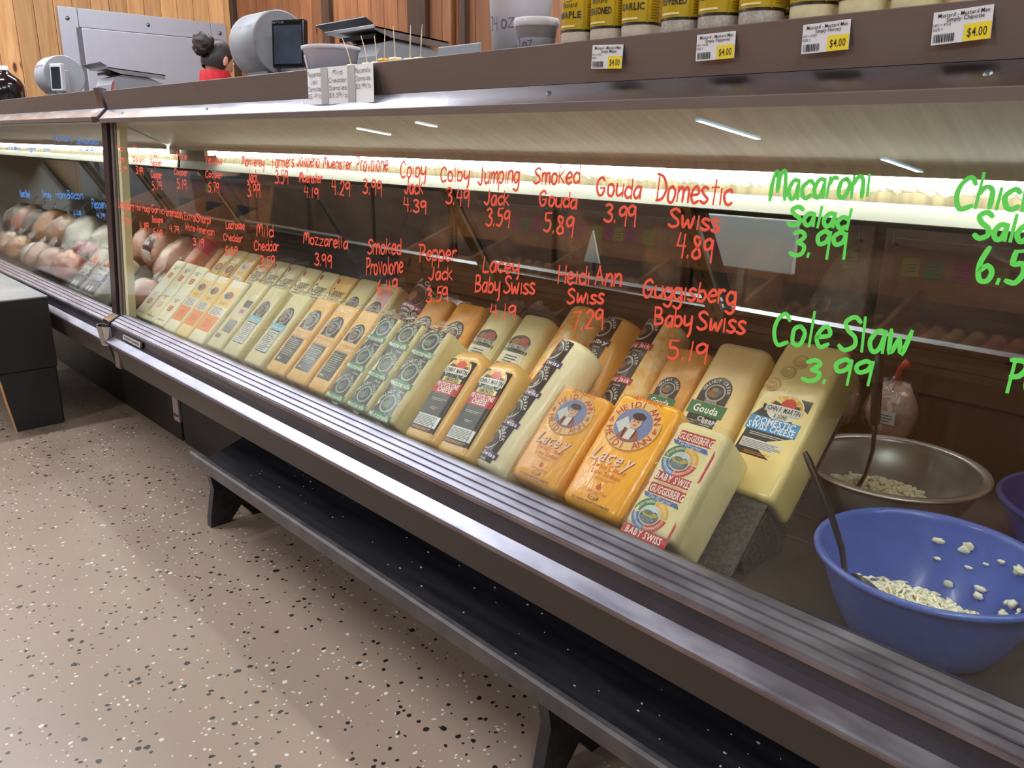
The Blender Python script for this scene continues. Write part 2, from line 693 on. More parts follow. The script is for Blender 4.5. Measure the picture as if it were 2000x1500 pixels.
# ------------------------------------------------------------------ materials of the setting
def floor_material():
    t = NT('speckled_floor')
    big = t.noise(0.9, 4, 0.55)
    base = t.ramp(big.outputs[0], [(0.3, lin((138, 119, 104))), (0.7, lin((154, 133, 117)))]).outputs[0]
    tc = t.n('ShaderNodeTexCoord')
    clus = t.noise(2.3, 3, 0.6)
    warp = t.noise(60, 2, 0.5)
    for sc_, dark, thr, rad in ((38, True, 0.80, 0.22), (66, True, 0.76, 0.28), (50, False, 0.84, 0.20), (90, False, 0.85, 0.26)):
        vo = t.n('ShaderNodeTexVoronoi', feature='F1')
        vo.inputs['Scale'].default_value = sc_
        ad = t.n('ShaderNodeVectorMath', operation='ADD')
        sclv = t.n('ShaderNodeVectorMath', operation='SCALE')
        t.l(warp.outputs['Color'], sclv.inputs[0])
        sclv.inputs['Scale'].default_value = 0.012
        t.l(tc.outputs['Object'], ad.inputs[0])
        t.l(sclv.outputs[0], ad.inputs[1])
        t.l(ad.outputs[0], vo.inputs['Vector'])
        sp = t.n('ShaderNodeSeparateColor')
        t.l(vo.outputs['Color'], sp.inputs[0])
        ch = t.math('GREATER_THAN', t.math('ADD', sp.outputs[0], t.math('MULTIPLY', clus.outputs[0], 0.5)), thr + 0.25)
        rr = t.math('MULTIPLY', t.math('ADD', sp.outputs[1], 0.35), rad)
        ins = t.math('LESS_THAN', vo.outputs['Distance'], rr)
        fac = t.math('MULTIPLY', ch, ins)
        base = t.mix(fac, base, lin((34, 28, 27)) if dark else lin((206, 198, 186)))
    nz = t.noise(3.0, 3, 0.6)
    rg = t.math('ADD', t.math('MULTIPLY', nz.outputs[0], 0.25), 0.22)
    wv = t.noise(1.6, 2, 0.5)
    t.bsdf(base, rg, 0, 0, 0.45, wv.outputs[0], 0.10, 0.05)
    return t.m


def wood_material(name, a, b, knot=(92, 50, 28), rough=0.5):
    t = NT(name)
    oi = t.n('ShaderNodeObjectInfo')
    tc = t.n('ShaderNodeTexCoord')
    off = t.n('ShaderNodeVectorMath', operation='ADD')
    sc3 = t.n('ShaderNodeVectorMath', operation='SCALE')
    cmb = t.n('ShaderNodeCombineXYZ')
    for i in range(3):
        t.l(oi.outputs['Random'], cmb.inputs[i])
    t.l(cmb.outputs[0], sc3.inputs[0])
    sc3.inputs['Scale'].default_value = 37.0
    t.l(tc.outputs['Object'], off.inputs[0])
    t.l(sc3.outputs[0], off.inputs[1])
    mp = t.n('ShaderNodeMapping')
    mp.inputs['Scale'].default_value = (14, 14, 0.9)
    t.l(off.outputs[0], mp.inputs[0])
    nz = t.n('ShaderNodeTexNoise')
    nz.inputs['Scale'].default_value = 2.2
    nz.inputs['Detail'].default_value = 5
    nz.inputs['Distortion'].default_value = 0.6
    t.l(mp.outputs[0], nz.inputs['Vector'])
    col = t.ramp(nz.outputs[0], [(0.3, lin(a)), (0.7, lin(b))]).outputs[0]
    hv = t.n('ShaderNodeHueSaturation')
    t.l(t.math('ADD', t.math('MULTIPLY', oi.outputs['Random'], 0.50), 0.70), hv.inputs['Value'])
    t.l(col, hv.inputs['Color'])
    mk = t.n('ShaderNodeMapping')
    mk.inputs['Scale'].default_value = (9.0, 9.0, 3.3)
    t.l(off.outputs[0], mk.inputs[0])
    vo = t.n('ShaderNodeTexVoronoi', feature='F1')
    vo.inputs['Scale'].default_value = 1.0
    t.l(mk.outputs[0], vo.inputs['Vector'])
    sp = t.n('ShaderNodeSeparateColor')
    t.l(vo.outputs['Color'], sp.inputs[0])
    kn = t.math('MULTIPLY', t.math('GREATER_THAN', sp.outputs[0], 0.55),
                t.math('SUBTRACT', 1.0, t.math('SMOOTH_MIN', t.math('MULTIPLY', vo.outputs['Distance'], 6.5), 1.0)))
    kn2 = t.ramp(kn, [(0.05, (0, 0, 0)), (0.35, (1, 1, 1))])
    col2 = t.mix(kn2.outputs[0], hv.outputs[0], lin(knot))
    t.bsdf(col2, rough, 0, 0.0, 0.35, nz.outputs[0], 0.12, 0.003)
    return t.m


M_FLOOR = floor_material()
M_PINE = wood_material('knotty_pine', (186, 132, 84), (216, 168, 114))
M_PINE_D = wood_material('stained_pine', (132, 84, 54), (168, 112, 76), (66, 36, 24))
M_POST = wood_material('dark_post', (62, 44, 36), (86, 62, 48), (40, 28, 24))
M_DRYWALL = vari('store_wall', (150, 128, 104), (170, 148, 122), 3, 0.8)
M_CEIL = vari('ceiling_boards', (188, 184, 178), (206, 202, 196), 2, 0.8, stretch=(1, 14, 1))
M_STEEL = steel_mat('brushed_steel', (150, 142, 140), 0.34, (1, 40, 40))
M_STEEL_D = steel_mat('aged_steel', (128, 116, 111), 0.45, (1, 40, 40), metal=0.45)
M_RAIL = steel_mat('bright_rail', (188, 185, 193), 0.24, (1, 60, 60), var=0.1)
M_TRIM = steel_mat('scuffed_aluminium', (136, 134, 146), 0.36, (1, 50, 50), scuff=0.22)
M_ALU = steel_mat('door_aluminium', (172, 174, 178), 0.35, (1, 30, 30))
M_PANEL = plain('case_panel', (74, 66, 61), 0.5, 0.1)
M_BAND = vari('dark_band', (40, 38, 44), (54, 51, 58), 5, 0.33, bump_s=0.03)
M_BLACK = vari('black_base', (26, 24, 25), (36, 33, 33), 4, 0.55)
M_DECK = vari('deck_metal', (62, 54, 51), (74, 64, 60), 6, 0.45)
M_INNER = vari('case_liner', (58, 47, 42), (70, 57, 50), 3, 0.5)
M_CANOPY = vari('canopy_panel', (204, 198, 192), (226, 220, 214), 5, 0.5, stretch=(16, 1.2, 1.2), lo=0.3, hi=0.7)
M_SHADE = vari('lamp_shade_cream', (104, 95, 76), (134, 124, 102), 6, 0.5, stretch=(14, 1, 1))
M_WHITE = plain('white_enamel', (238, 240, 236), 0.35, 0.0)
M_LIP = vari('shade_lip_grey', (158, 160, 156), (180, 182, 178), 2, 0.4)
M_CREAM = plain('cream_gasket', (226, 216, 176), 0.5)
M_BROWNPOST = plain('brown_post', (66, 52, 52), 0.35, 0.4)
M_GLASS = glass_mat('front_glass', (0.95, 0.965, 0.95), 0.038)
M_DOORGLASS = glass_mat('door_glass', (0.84, 0.86, 0.84), 0.10)
M_TUBE = emit('case_tube', (255, 255, 238), TUBE_CASE)
M_TUBE2 = emit('case_tube_left', (255, 255, 238), TUBE_CASE * 1.5)
M_ICE = vari('ice', (186, 186, 176), (214, 216, 208), 60, 0.5)
M_PAINTBLK = vari('bench_black', (24, 23, 27), (42, 41, 46), 7, 0.42, stretch=(0.6, 6, 6), bump_s=0.06)
M_BENCHEDGE = vari('bench_edge', (58, 54, 58), (84, 78, 78), 16, 0.4)

# ------------------------------------------------------------------ floor, ceiling, walls
mb = MB()
mb.box(-24, 6, -20, 3.62, -0.08, 0)
o = mb.build('floor', M_FLOOR)
tag(o, kind='structure')
mb = MB()
mb.box(-24, 6, -20, 3.62, 3.6, 3.68)
o = mb.build('ceiling', M_CEIL)
tag(o, kind='structure')
for nm, b in (('wall_front', (-24, 6, -20.1, -20, 0, 3.6)), ('wall_right', (6, 6.1, -20, 3.62, 0, 3.6)), ('wall_far_left', (-24.1, -24, -20, 0.6, 0, 3.6)),
              ('wall_side', (-24, -7.3, 0.5, 0.6, 0, 3.6))):
    mb = MB()
    mb.box(*b)
    tag(mb.build(nm, M_DRYWALL), kind='structure')

# end wall behind the counter: tongue and groove pine boards, each its own board
rnd = random.Random(4)
wl = MB()
wl.box(-7.30, -7.235, 0.5, 3.62, 0, 3.6)
wl = wl.build('wall_left', M_POST)
tag(wl, kind='structure')
bm_ = MB()
bm_.box(-0.0175, 0.0175, -0.0662, 0.0662, 0, 3.6, bev=0.004)
board0 = bm_.build('plank', M_PINE, wl)
y = 0.57
k = 0
while y < 3.42:
    p = board0 if k == 0 else board0.copy()
    if k:
        COL.objects.link(p)
    p.parent = wl
    p.location = (-7.2175, y + 0.0665, 0)
    y += 0.1345
    k += 1
wb = MB()
wb.box(-7.30, 6, 3.525, 3.62, 0, 3.6)
wb = wb.build('wall_back', M_POST)
tag(wb, kind='structure')
bm_ = MB()
bm_.box(-0.0775, 0.0775, -0.0175, 0.0175, 0, 3.6, bev=0.004)
board1 = bm_.build('plank', M_PINE_D, wb)
x = -7.19
k = 0
while x < 5.9:
    p = board1 if k == 0 else board1.copy()
    if k:
        COL.objects.link(p)
    p.parent = wb
    p.location = (x + 0.08, 3.5075, 0)
    x += 0.158
    k += 1
for nm, xx, ww in (('trim_1', -5.72, 0.10), ('trim_2', -4.66, 0.19), ('trim_3', -4.27, 0.06), ('trim_4', -4.13, 0.05)):
    mb = MB()
    mb.box(xx, xx + ww, 3.45, 3.488, 0, 3.6, bev=0.004)
    tag(mb.build(nm, M_POST if nm != 'trim_3' else M_PINE_D), kind='structure')
mb = MB()
mb.box(-7.20, -7.15, 3.44, 3.49, 0, 3.6, bev=0.006)
tag(mb.build('trim_5', M_POST), kind='structure')

# steel cooler door on the end wall
M_COOLER = steel_mat('cooler_steel', (184, 186, 197), 0.5, (40, 40, 1), 5, 0.6)
d = thing('cooler_door', 'grey steel cooler door with screwed frame on the pine end wall', 'door', (-7.19, 2.73, 0))
mb = MB()
mb.box(-0.01, 0.012, -0.66, -0.525, 0, 2.06, bev=0.003)
mb.box(-0.01, 0.012, 0.525, 0.66, 0, 2.06, bev=0.003)
mb.box(-0.01, 0.014, -0.522, 0.522, 1.925, 2.06, bev=0.003)
mb.build('frame', M_COOLER, d)
mb = MB()
mb.box(-0.01, 0.035, -0.515, 0.50, 0.02, 1.92, bev=0.006)
mb.build('door_panel', M_COOLER, d)
mb = MB()
mb.box(-0.01, 0.025, -0.545, -0.516, 0.02, 1.92)
mb.build('gasket', plain('grey_gasket', (92, 92, 96), 0.6), d)
sm = plain('screw_steel', (112, 112, 116), 0.35, 0.8)
for yy, zz in ((-0.6, 1.98), (0.0, 1.99), (0.6, 1.98), (-0.6, 1.2), (0.6, 1.2)):
    mb = MB()
    mb.lathe([(0.0, 0.008), (0.010, 0.006), (0.016, 0.0)], (0.014, yy, zz), 12, 'x', cap=False)
    mb.build('screw', sm, d)

# ------------------------------------------------------------------ deli cases
G0 = (0.930, 0.524)
GDIR = (0.045 / 0.6436, 0.642 / 0.6436)


def on_glass(x, s, off=-0.0012):
    """point on the customer side of the slanted front glass"""
    return (x, G0[0] + GDIR[0] * s + off * GDIR[1], G0[1] + GDIR[1] * s - off * GDIR[0])


def deli_case(x0, x1, label, lamp0, lamp1, dz=0.0, lastpost=False):
    c = thing('deli_case', label, 'display case', ((x0 + x1) / 2, 0.95, 0))
    ox, oy = (x0 + x1) / 2, 0.95
    a, b = x0 - ox, x1 - ox

    def sh(pts, z=0.0):
        return [(p[0] - oy, p[1] + z) for p in pts]

    def prof(name, pts, mat, xa=a, xb=b, z=0.0, smooth=False):
        m = MB()
        m.prism(sh(pts, z), xa, xb)
        return m.build(name, mat, c)

    prof('shelf_lip', [(0.955, 1.2625), (0.962, 1.2645), (0.972, 1.258), (0.984, 1.207), (0.968, 1.2062)], M_STEEL_D, z=dz)
    r = prof('sign_rail', [(0.965, 1.2052), (0.936, 1.1778), (0.937, 1.1650), (0.948, 1.1650), (0.952, 1.172), (0.985, 1.2052)], M_RAIL, z=dz)
    mm = MB()
    mm.prism(sh([(0.9345, 1.1770), (0.936, 1.1785), (0.9385, 1.1650), (0.9355, 1.1642)], dz), a, b)
    mm.build('rail_edge', M_STEEL_D, r)
    for xs in [x0 + 0.18 + 0.62 * q for q in range(int((x1 - x0) / 0.62))]:
        m = MB()
        m.lathe([(0.0, 0.0022), (0.003, 0.002), (0.005, 0.0)], (0, 0, 0), 10, 'z', cap=False)
        so = m.build('screw', sm, r)
        so.location = (xs - ox, 0.951 - oy, 1.1922 + dz)
        so.rotation_euler = (radians(45), 0, 0)
    prof('top_shelf', [(0.972, 1.238), (0.972, 1.249), (1.70, 1.249), (1.70, 1.238)], M_STEEL, z=dz)
    prof('canopy', [(0.990, 1.1700), (1.166, 1.0890), (1.193, 1.0890), (1.193, 1.105), (1.0, 1.182)], M_CANOPY)
    prof('canopy_lip', [(1.1555, 1.0945), (1.1555, 1.0805), (1.1575, 1.0805), (1.1575, 1.0935)], M_CANOPY)
    prof('lamp_shade', [(1.190, 1.0890), (1.190, 1.0420), (1.193, 1.0420), (1.193, 1.0890)], M_SHADE)
    prof('shade_lip', [(1.1895, 1.0430), (1.1850, 1.0175), (1.1880, 1.0160), (1.1935, 1.0430)], M_LIP)
    prof('top_hood', [(0.99, 1.20), (1.70, 1.236), (1.70, 1.0), (1.665, 0.985), (1.60, 1.0), (1.194, 1.106), (1.0, 1.185)], M_INNER)
    m = MB()
    m.lathe([(0.0085, lamp0 - ox), (0.0085, lamp1 - ox)], (0, 1.1690 - oy, 1.0775), 12, 'x')
    tube = m.build('lamp_tube', M_TUBE2 if x1 < -2.98 else M_TUBE, c)
    for e in (lamp0 - 0.03, lamp1):
        m = MB()
        m.box(e - ox, e - ox + 0.03, 1.158 - oy, 1.182 - oy, 1.064, 1.088, bev=0.003)
        m.build('lamp_holder', M_WHITE, c)
    # frost hanging under the tube
    r2 = random.Random(int(x0 * 10))
    m = MB()
    n = int((lamp1 - lamp0) / 0.0065)
    top, bot, bk = [], [], []
    for i in range(n + 1):
        xx = lamp0 + (lamp1 - lamp0) * i / n - ox
        dpt = 0.0025 + 0.0055 * r2.random() ** 1.6 + 0.003 * (noise.noise(Vector((xx * 2.1, 3, 0))) + 0.3)
        top.append((xx, 1.1898 - oy, 1.0690))
        bot.append((xx, 1.1858 - oy - 0.002 * r2.random(), 1.0660 - 0.4 * dpt))
        bk.append((xx, 1.1898 - oy, 1.0620 - dpt))
    vv = top + bot + bk
    q = n + 1
    ff = [(i, i + 1, q + i + 1, q + i) for i in range(n)] + [(q + i, q + i + 1, 2 * q + i + 1, 2 * q + i) for i in range(n)]
    m.add(vv, ff)
    fo = m.build('frost', M_ICE, c)
    fo['kind'] = 'stuff'
    # front glass
    m = MB()
    p0, p1 = G0, (G0[0] + GDIR[0] * 0.655, G0[1] + GDIR[1] * 0.655)
    th = 0.006
    m.prism(sh([p0, p1, (p1[0] + th, p1[1] - 0.0004), (p0[0] + th, p0[1] - 0.0004)]), a + 0.045, b - 0.005)
    glass = m.build('front_glass', M_GLASS, c)
    # sill below the glass: stepped trim, dark band, bumper, panel, plinth
    st = []
    yy, zz = 0.934, 0.526
    for i in range(4):
        st += [(yy, zz), (yy - 0.0092, zz - 0.0048), (yy - 0.0095, zz - 0.0082), (yy - 0.0112, zz - 0.0084)]
        yy, zz = yy - 0.0122, zz - 0.0074
    prof('stepped_sill', st + [(0.885, 0.488), (0.95, 0.488), (0.95, 0.520)], M_TRIM)
    prof('sill_band', [(0.8880, 0.496), (0.8865, 0.470), (0.8800, 0.4545), (0.92, 0.4545), (0.92, 0.496)], M_BAND)
    prof('bumper', [(0.8810, 0.4560), (0.8625, 0.4425), (0.8590, 0.4395), (0.8590, 0.4345), (0.8610, 0.4330), (0.8600, 0.4295), (0.866, 0.4260), (0.885, 0.4260), (0.885, 0.4560)], M_TRIM)
    prof('front_panel', [(0.876, 0.4280), (0.893, 0.3440), (0.92, 0.3440), (0.92, 0.4280)], M_PANEL)
    prof('underbelly', [(0.893, 0.3445), (1.12, 0.3445), (1.12, 0.42), (0.90, 0.42)], M_BLACK)
    prof('plinth', [(1.097, 0.0), (1.097, 0.345), (1.90, 0.345), (1.90, 0.0)], M_BLACK)
    # well: deck, inner front, back wall, sill of the rear doors
    prof('deck', [(0.936, 0.425), (0.936, 0.445), (1.925, 0.445), (1.925, 0.425)], M_DECK)
    prof('inner_front', [(0.9365, 0.445), (0.9365, 0.519), (0.942, 0.519), (0.942, 0.445)], M_INNER)
    prof('back_wall', [(1.922, 0.445), (1.908, 0.612), (1.95, 0.612), (1.95, 0.345), (1.922, 0.345)], M_INNER)
    prof('door_sill', [(1.909, 0.611), (1.893, 0.630), (1.887, 0.648), (1.872, 0.655), (1.869, 0.672), (1.858, 0.690), (1.90, 0.690), (1.95, 0.640), (1.95, 0.611)], M_STEEL_D)
    dp = lambda t, n=0.0: (1.665 + 0.5421 * t + 0.8403 * n, 0.979 - 0.8403 * t + 0.5421 * n)
    # sliding rear doors on two tracks
    L = 0.338
    nd = max(2, round((x1 - x0) / 0.95))
    wd = (x1 - x0) / nd
    for i in range(nd):
        off = 0.0 if i % 2 == 0 else 0.022
        xa, xb = a + i * wd - 0.03, a + (i + 1) * wd + 0.03
        xa, xb = max(xa, a), min(xb, b)
        dr = MB()

        def bar(u0, u1, t0, t1, n0, n1, mm_):
            pts = [dp(t0, n0), dp(t1, n0), dp(t1, n1), dp(t0, n1)]
            mm_.prism(sh(pts), u0, u1)
        bar(xa, xb, L - 0.018, L, off, off + 0.014, dr)
        bar(xa, xb, 0.0, 0.018, off, off + 0.014, dr)
        bar(xa, xa + 0.022, 0.018, L - 0.018, off, off + 0.014, dr)
        bar(xb - 0.022, xb, 0.018, L - 0.018, off, off + 0.014, dr)
        fr = dr.build('rear_door', M_ALU, c)
        g = MB()
        bar(xa + 0.02, xb - 0.02, 0.016, L - 0.016, off + 0.005, off + 0.009, g)
        g.build('pane', M_DOORGLASS, fr)
    # slotted shelf standards leaning with the rear doors
    for i in range(1, nd):
        xs = a + i * wd
        s = MB()
        nsl = 11
        t0, t1 = -0.02, 0.40
        for q in range(nsl):
            ta = t0 + (t1 - t0) * q / nsl
            tb = t0 + (t1 - t0) * (q + 0.45) / nsl
            tc_ = t0 + (t1 - t0) * (q + 1) / nsl
            s.prism(sh([dp(ta, -0.016), dp(tb, -0.016), dp(tb, -0.006), dp(ta, -0.006)]), xs - 0.024, xs + 0.024)
            s.prism(sh([dp(tb, -0.016), dp(tc_, -0.016), dp(tc_, -0.006), dp(tb, -0.006)]), xs - 0.024, xs - 0.005)
            s.prism(sh([dp(tb, -0.016), dp(tc_, -0.016), dp(tc_, -0.006), dp(tb, -0.006)]), xs + 0.005, xs + 0.024)
        s.build('slotted_standard', plain('standard_tan', (178, 166, 140), 0.4, 0.1), c)
    # white door track
    for u0, u1, dd in ((a, a + (b - a) * 0.5, 0.0), (a + (b - a) * 0.5, b, 0.006)):
        m = MB()
        m.prism(sh([(1.846 + dd, 0.702), (1.858 + dd, 0.688), (1.866 + dd, 0.692), (1.853 + dd, 0.706)]), u0, u1)
        m.build('door_track', M_ALU, c)
    return c, glass, (ox, oy)


CASE_R, GLASS_R, OR = deli_case(-2.965, 0.66, 'long steel deli case with red and green prices, filled with cheese loaves', -2.66, 0.55)
CASE_L, GLASS_L, OL = deli_case(-6.64, -2.99, 'steel deli case with blue lettering, filled with wrapped meats, farther from the viewer', -6.5, -2.98, dz=0.006)

# end panels and joint posts
for c_, ox_, x_, nm, mt in ((CASE_L, OL, -6.655, 'end_panel', M_WHITE), (CASE_R, OR, 0.66, 'end_panel', M_STEEL_D)):
    m = MB()
    m.prism([(0.885 - 0.95, 0.345), (0.885 - 0.95, 0.50), (0.94 - 0.95, 0.53), (0.985 - 0.95, 1.17), (0.97 - 0.95, 1.25), (1.70 - 0.95, 1.25), (1.66 - 0.95, 0.98), (1.95 - 0.95, 0.61), (1.95 - 0.95, 0.345)],
            x_ - ox_[0], x_ - ox_[0] + 0.015)
    m.build(nm, mt, c_)


def glass_bar(name, xa, xb, d0, d1, mat, parent, org, s0=-0.004, s1=0.648):
    m = MB()
    pts = []
    for s, dd in ((s0, d0), (s1, d0), (s1, d1), (s0, d1)):
        p = on_glass(0, s, dd)
        pts.append((p[1] - org[1], p[2]))
    m.prism(pts, xa - org[0], xb - org[0])
    return m.build(name, mat, parent)


glass_bar('corner_post', -3.035, -2.985, -0.012, 0.022, M_BROWNPOST, CASE_L, OL)
glass_bar('post_gap', -2.984, -2.976, 0.002, 0.03, plain('shadow_black', (12, 12, 12), 0.8), CASE_L, OL)
glass_bar('glass_channel', -2.975, -2.958, -0.004, 0.024, M_STEEL_D, CASE_R, OR)
glass_bar('glass_channel', -2.956, -2.945, 0.002, 0.026, plain('grey_green', (112, 112, 96), 0.5), CASE_R, OR)
glass_bar('gasket', -2.944, -2.918, 0.006, 0.03, M_CREAM, CASE_R, OR)

# end caps of the rails where the two cases meet
m = MB()
m.prism([(0.950 - 0.95, 1.2745), (0.954 - 0.95, 1.276), (0.975 - 0.95, 1.272), (0.986 - 0.95, 1.206), (0.964 - 0.95, 1.207)], -3.035 - OL[0], -2.985 - OL[0])
m.prism([(0.964 - 0.95, 1.2118), (0.932 - 0.95, 1.1838), (0.933 - 0.95, 1.1640), (0.95 - 0.95, 1.1640), (0.986 - 0.95, 1.2118)], -3.03 - OL[0], -2.982 - OL[0])
m.build('rail_end_cap', M_RAIL, CASE_L)
# fluted chrome cover over the bumper joint
m = MB()
nf = 24


def flute(a, b):
    th = pi * (0.02 + 0.96 * a)
    r_ = (0.034 - 0.010 * b) * (1 + 0.20 * (1 if int(round(a * nf)) % 2 else 0))
    return (-cos(th) * r_ * 1.35, -sin(th) * r_ * 0.85, 0.044 - 0.062 * b - 0.010 * sin(th) * b)


m.grid(flute, nf, 5)
cv = m.build('fluted_joint_cover', steel_mat('chrome', (205, 202, 206), 0.16, (1, 1, 1)), CASE_L)
cv.location = (-2.985 - OL[0], 0.882 - 0.95, 0.446)
m = MB()
m.prism([(0.9365 - 0.95, 0.530), (0.884 - 0.95, 0.504), (0.879 - 0.95, 0.488), (0.895 - 0.95, 0.486), (0.94 - 0.95, 0.515)], -3.03 - OL[0], -2.972 - OL[0])
m.build('sill_end_cap', steel_mat('chrome', (205, 202, 206), 0.16), CASE_L)

# maker's plate on the dark band, straps below
m = MB()
m.box(-0.087, 0.087, -0.004, 0.0, -0.0105, 0.0105, bev=0.0015)
pl = m.build('maker_plate', plain('plate_black', (20, 20, 22), 0.4), CASE_R)
pl.location = (-2.745 - OR[0], 0.8838 - 0.95, 0.4745)
pl.rotation_euler = (radians(-8), 0, 0)
lb = Label(lambda u, v, h: (u, -0.004 - h, v), 0, 0, 0.05)
lb.rect(-0.084, -0.0085, 0.074, 0.0085, (196, 192, 190), 0)
lb.text('WARREN', -0.042, 0.0015, 0.0085, (30, 28, 30), 2, 'b', 0.066)
lb.lines(-0.07, -0.0075, -0.02, -0.0045, 1, (90, 88, 90), 2)
lb.text('//', 0.003, 0, 0.014, (30, 28, 30), 2, 'b')
lb.text('SHERER', 0.040, 0, 0.0085, (30, 28, 30), 2, 'b', 0.056)
lb.build(pl)
for xx, y0, y1, z0, z1 in ((-2.93, 0.889, 0.905, 0.343, 0.430), (-2.475, 0.905, 0.912, 0.262, 0.345)):
    m = MB()
    m.box(xx - 0.022 - OR[0], xx + 0.022 - OR[0], y0 - 0.95 - 0.008, y1 - 0.95 - 0.006, z0, z1, bev=0.002)
    so = m.build('strap', M_STEEL_D, CASE_R)
    if z0 < 0.3:
        for q in (-0.010, 0.010):
            m = MB()
            m.lathe([(0.0, -0.004), (0.005, -0.003), (0.007, 0.0)], (xx + q - OR[0], y0 - 0.95 - 0.008, z0 + 0.022), 8, 'y', cap=False)
            m.build('bolt', plain('bolt_dark', (60, 56, 54), 0.4, 0.6), so)
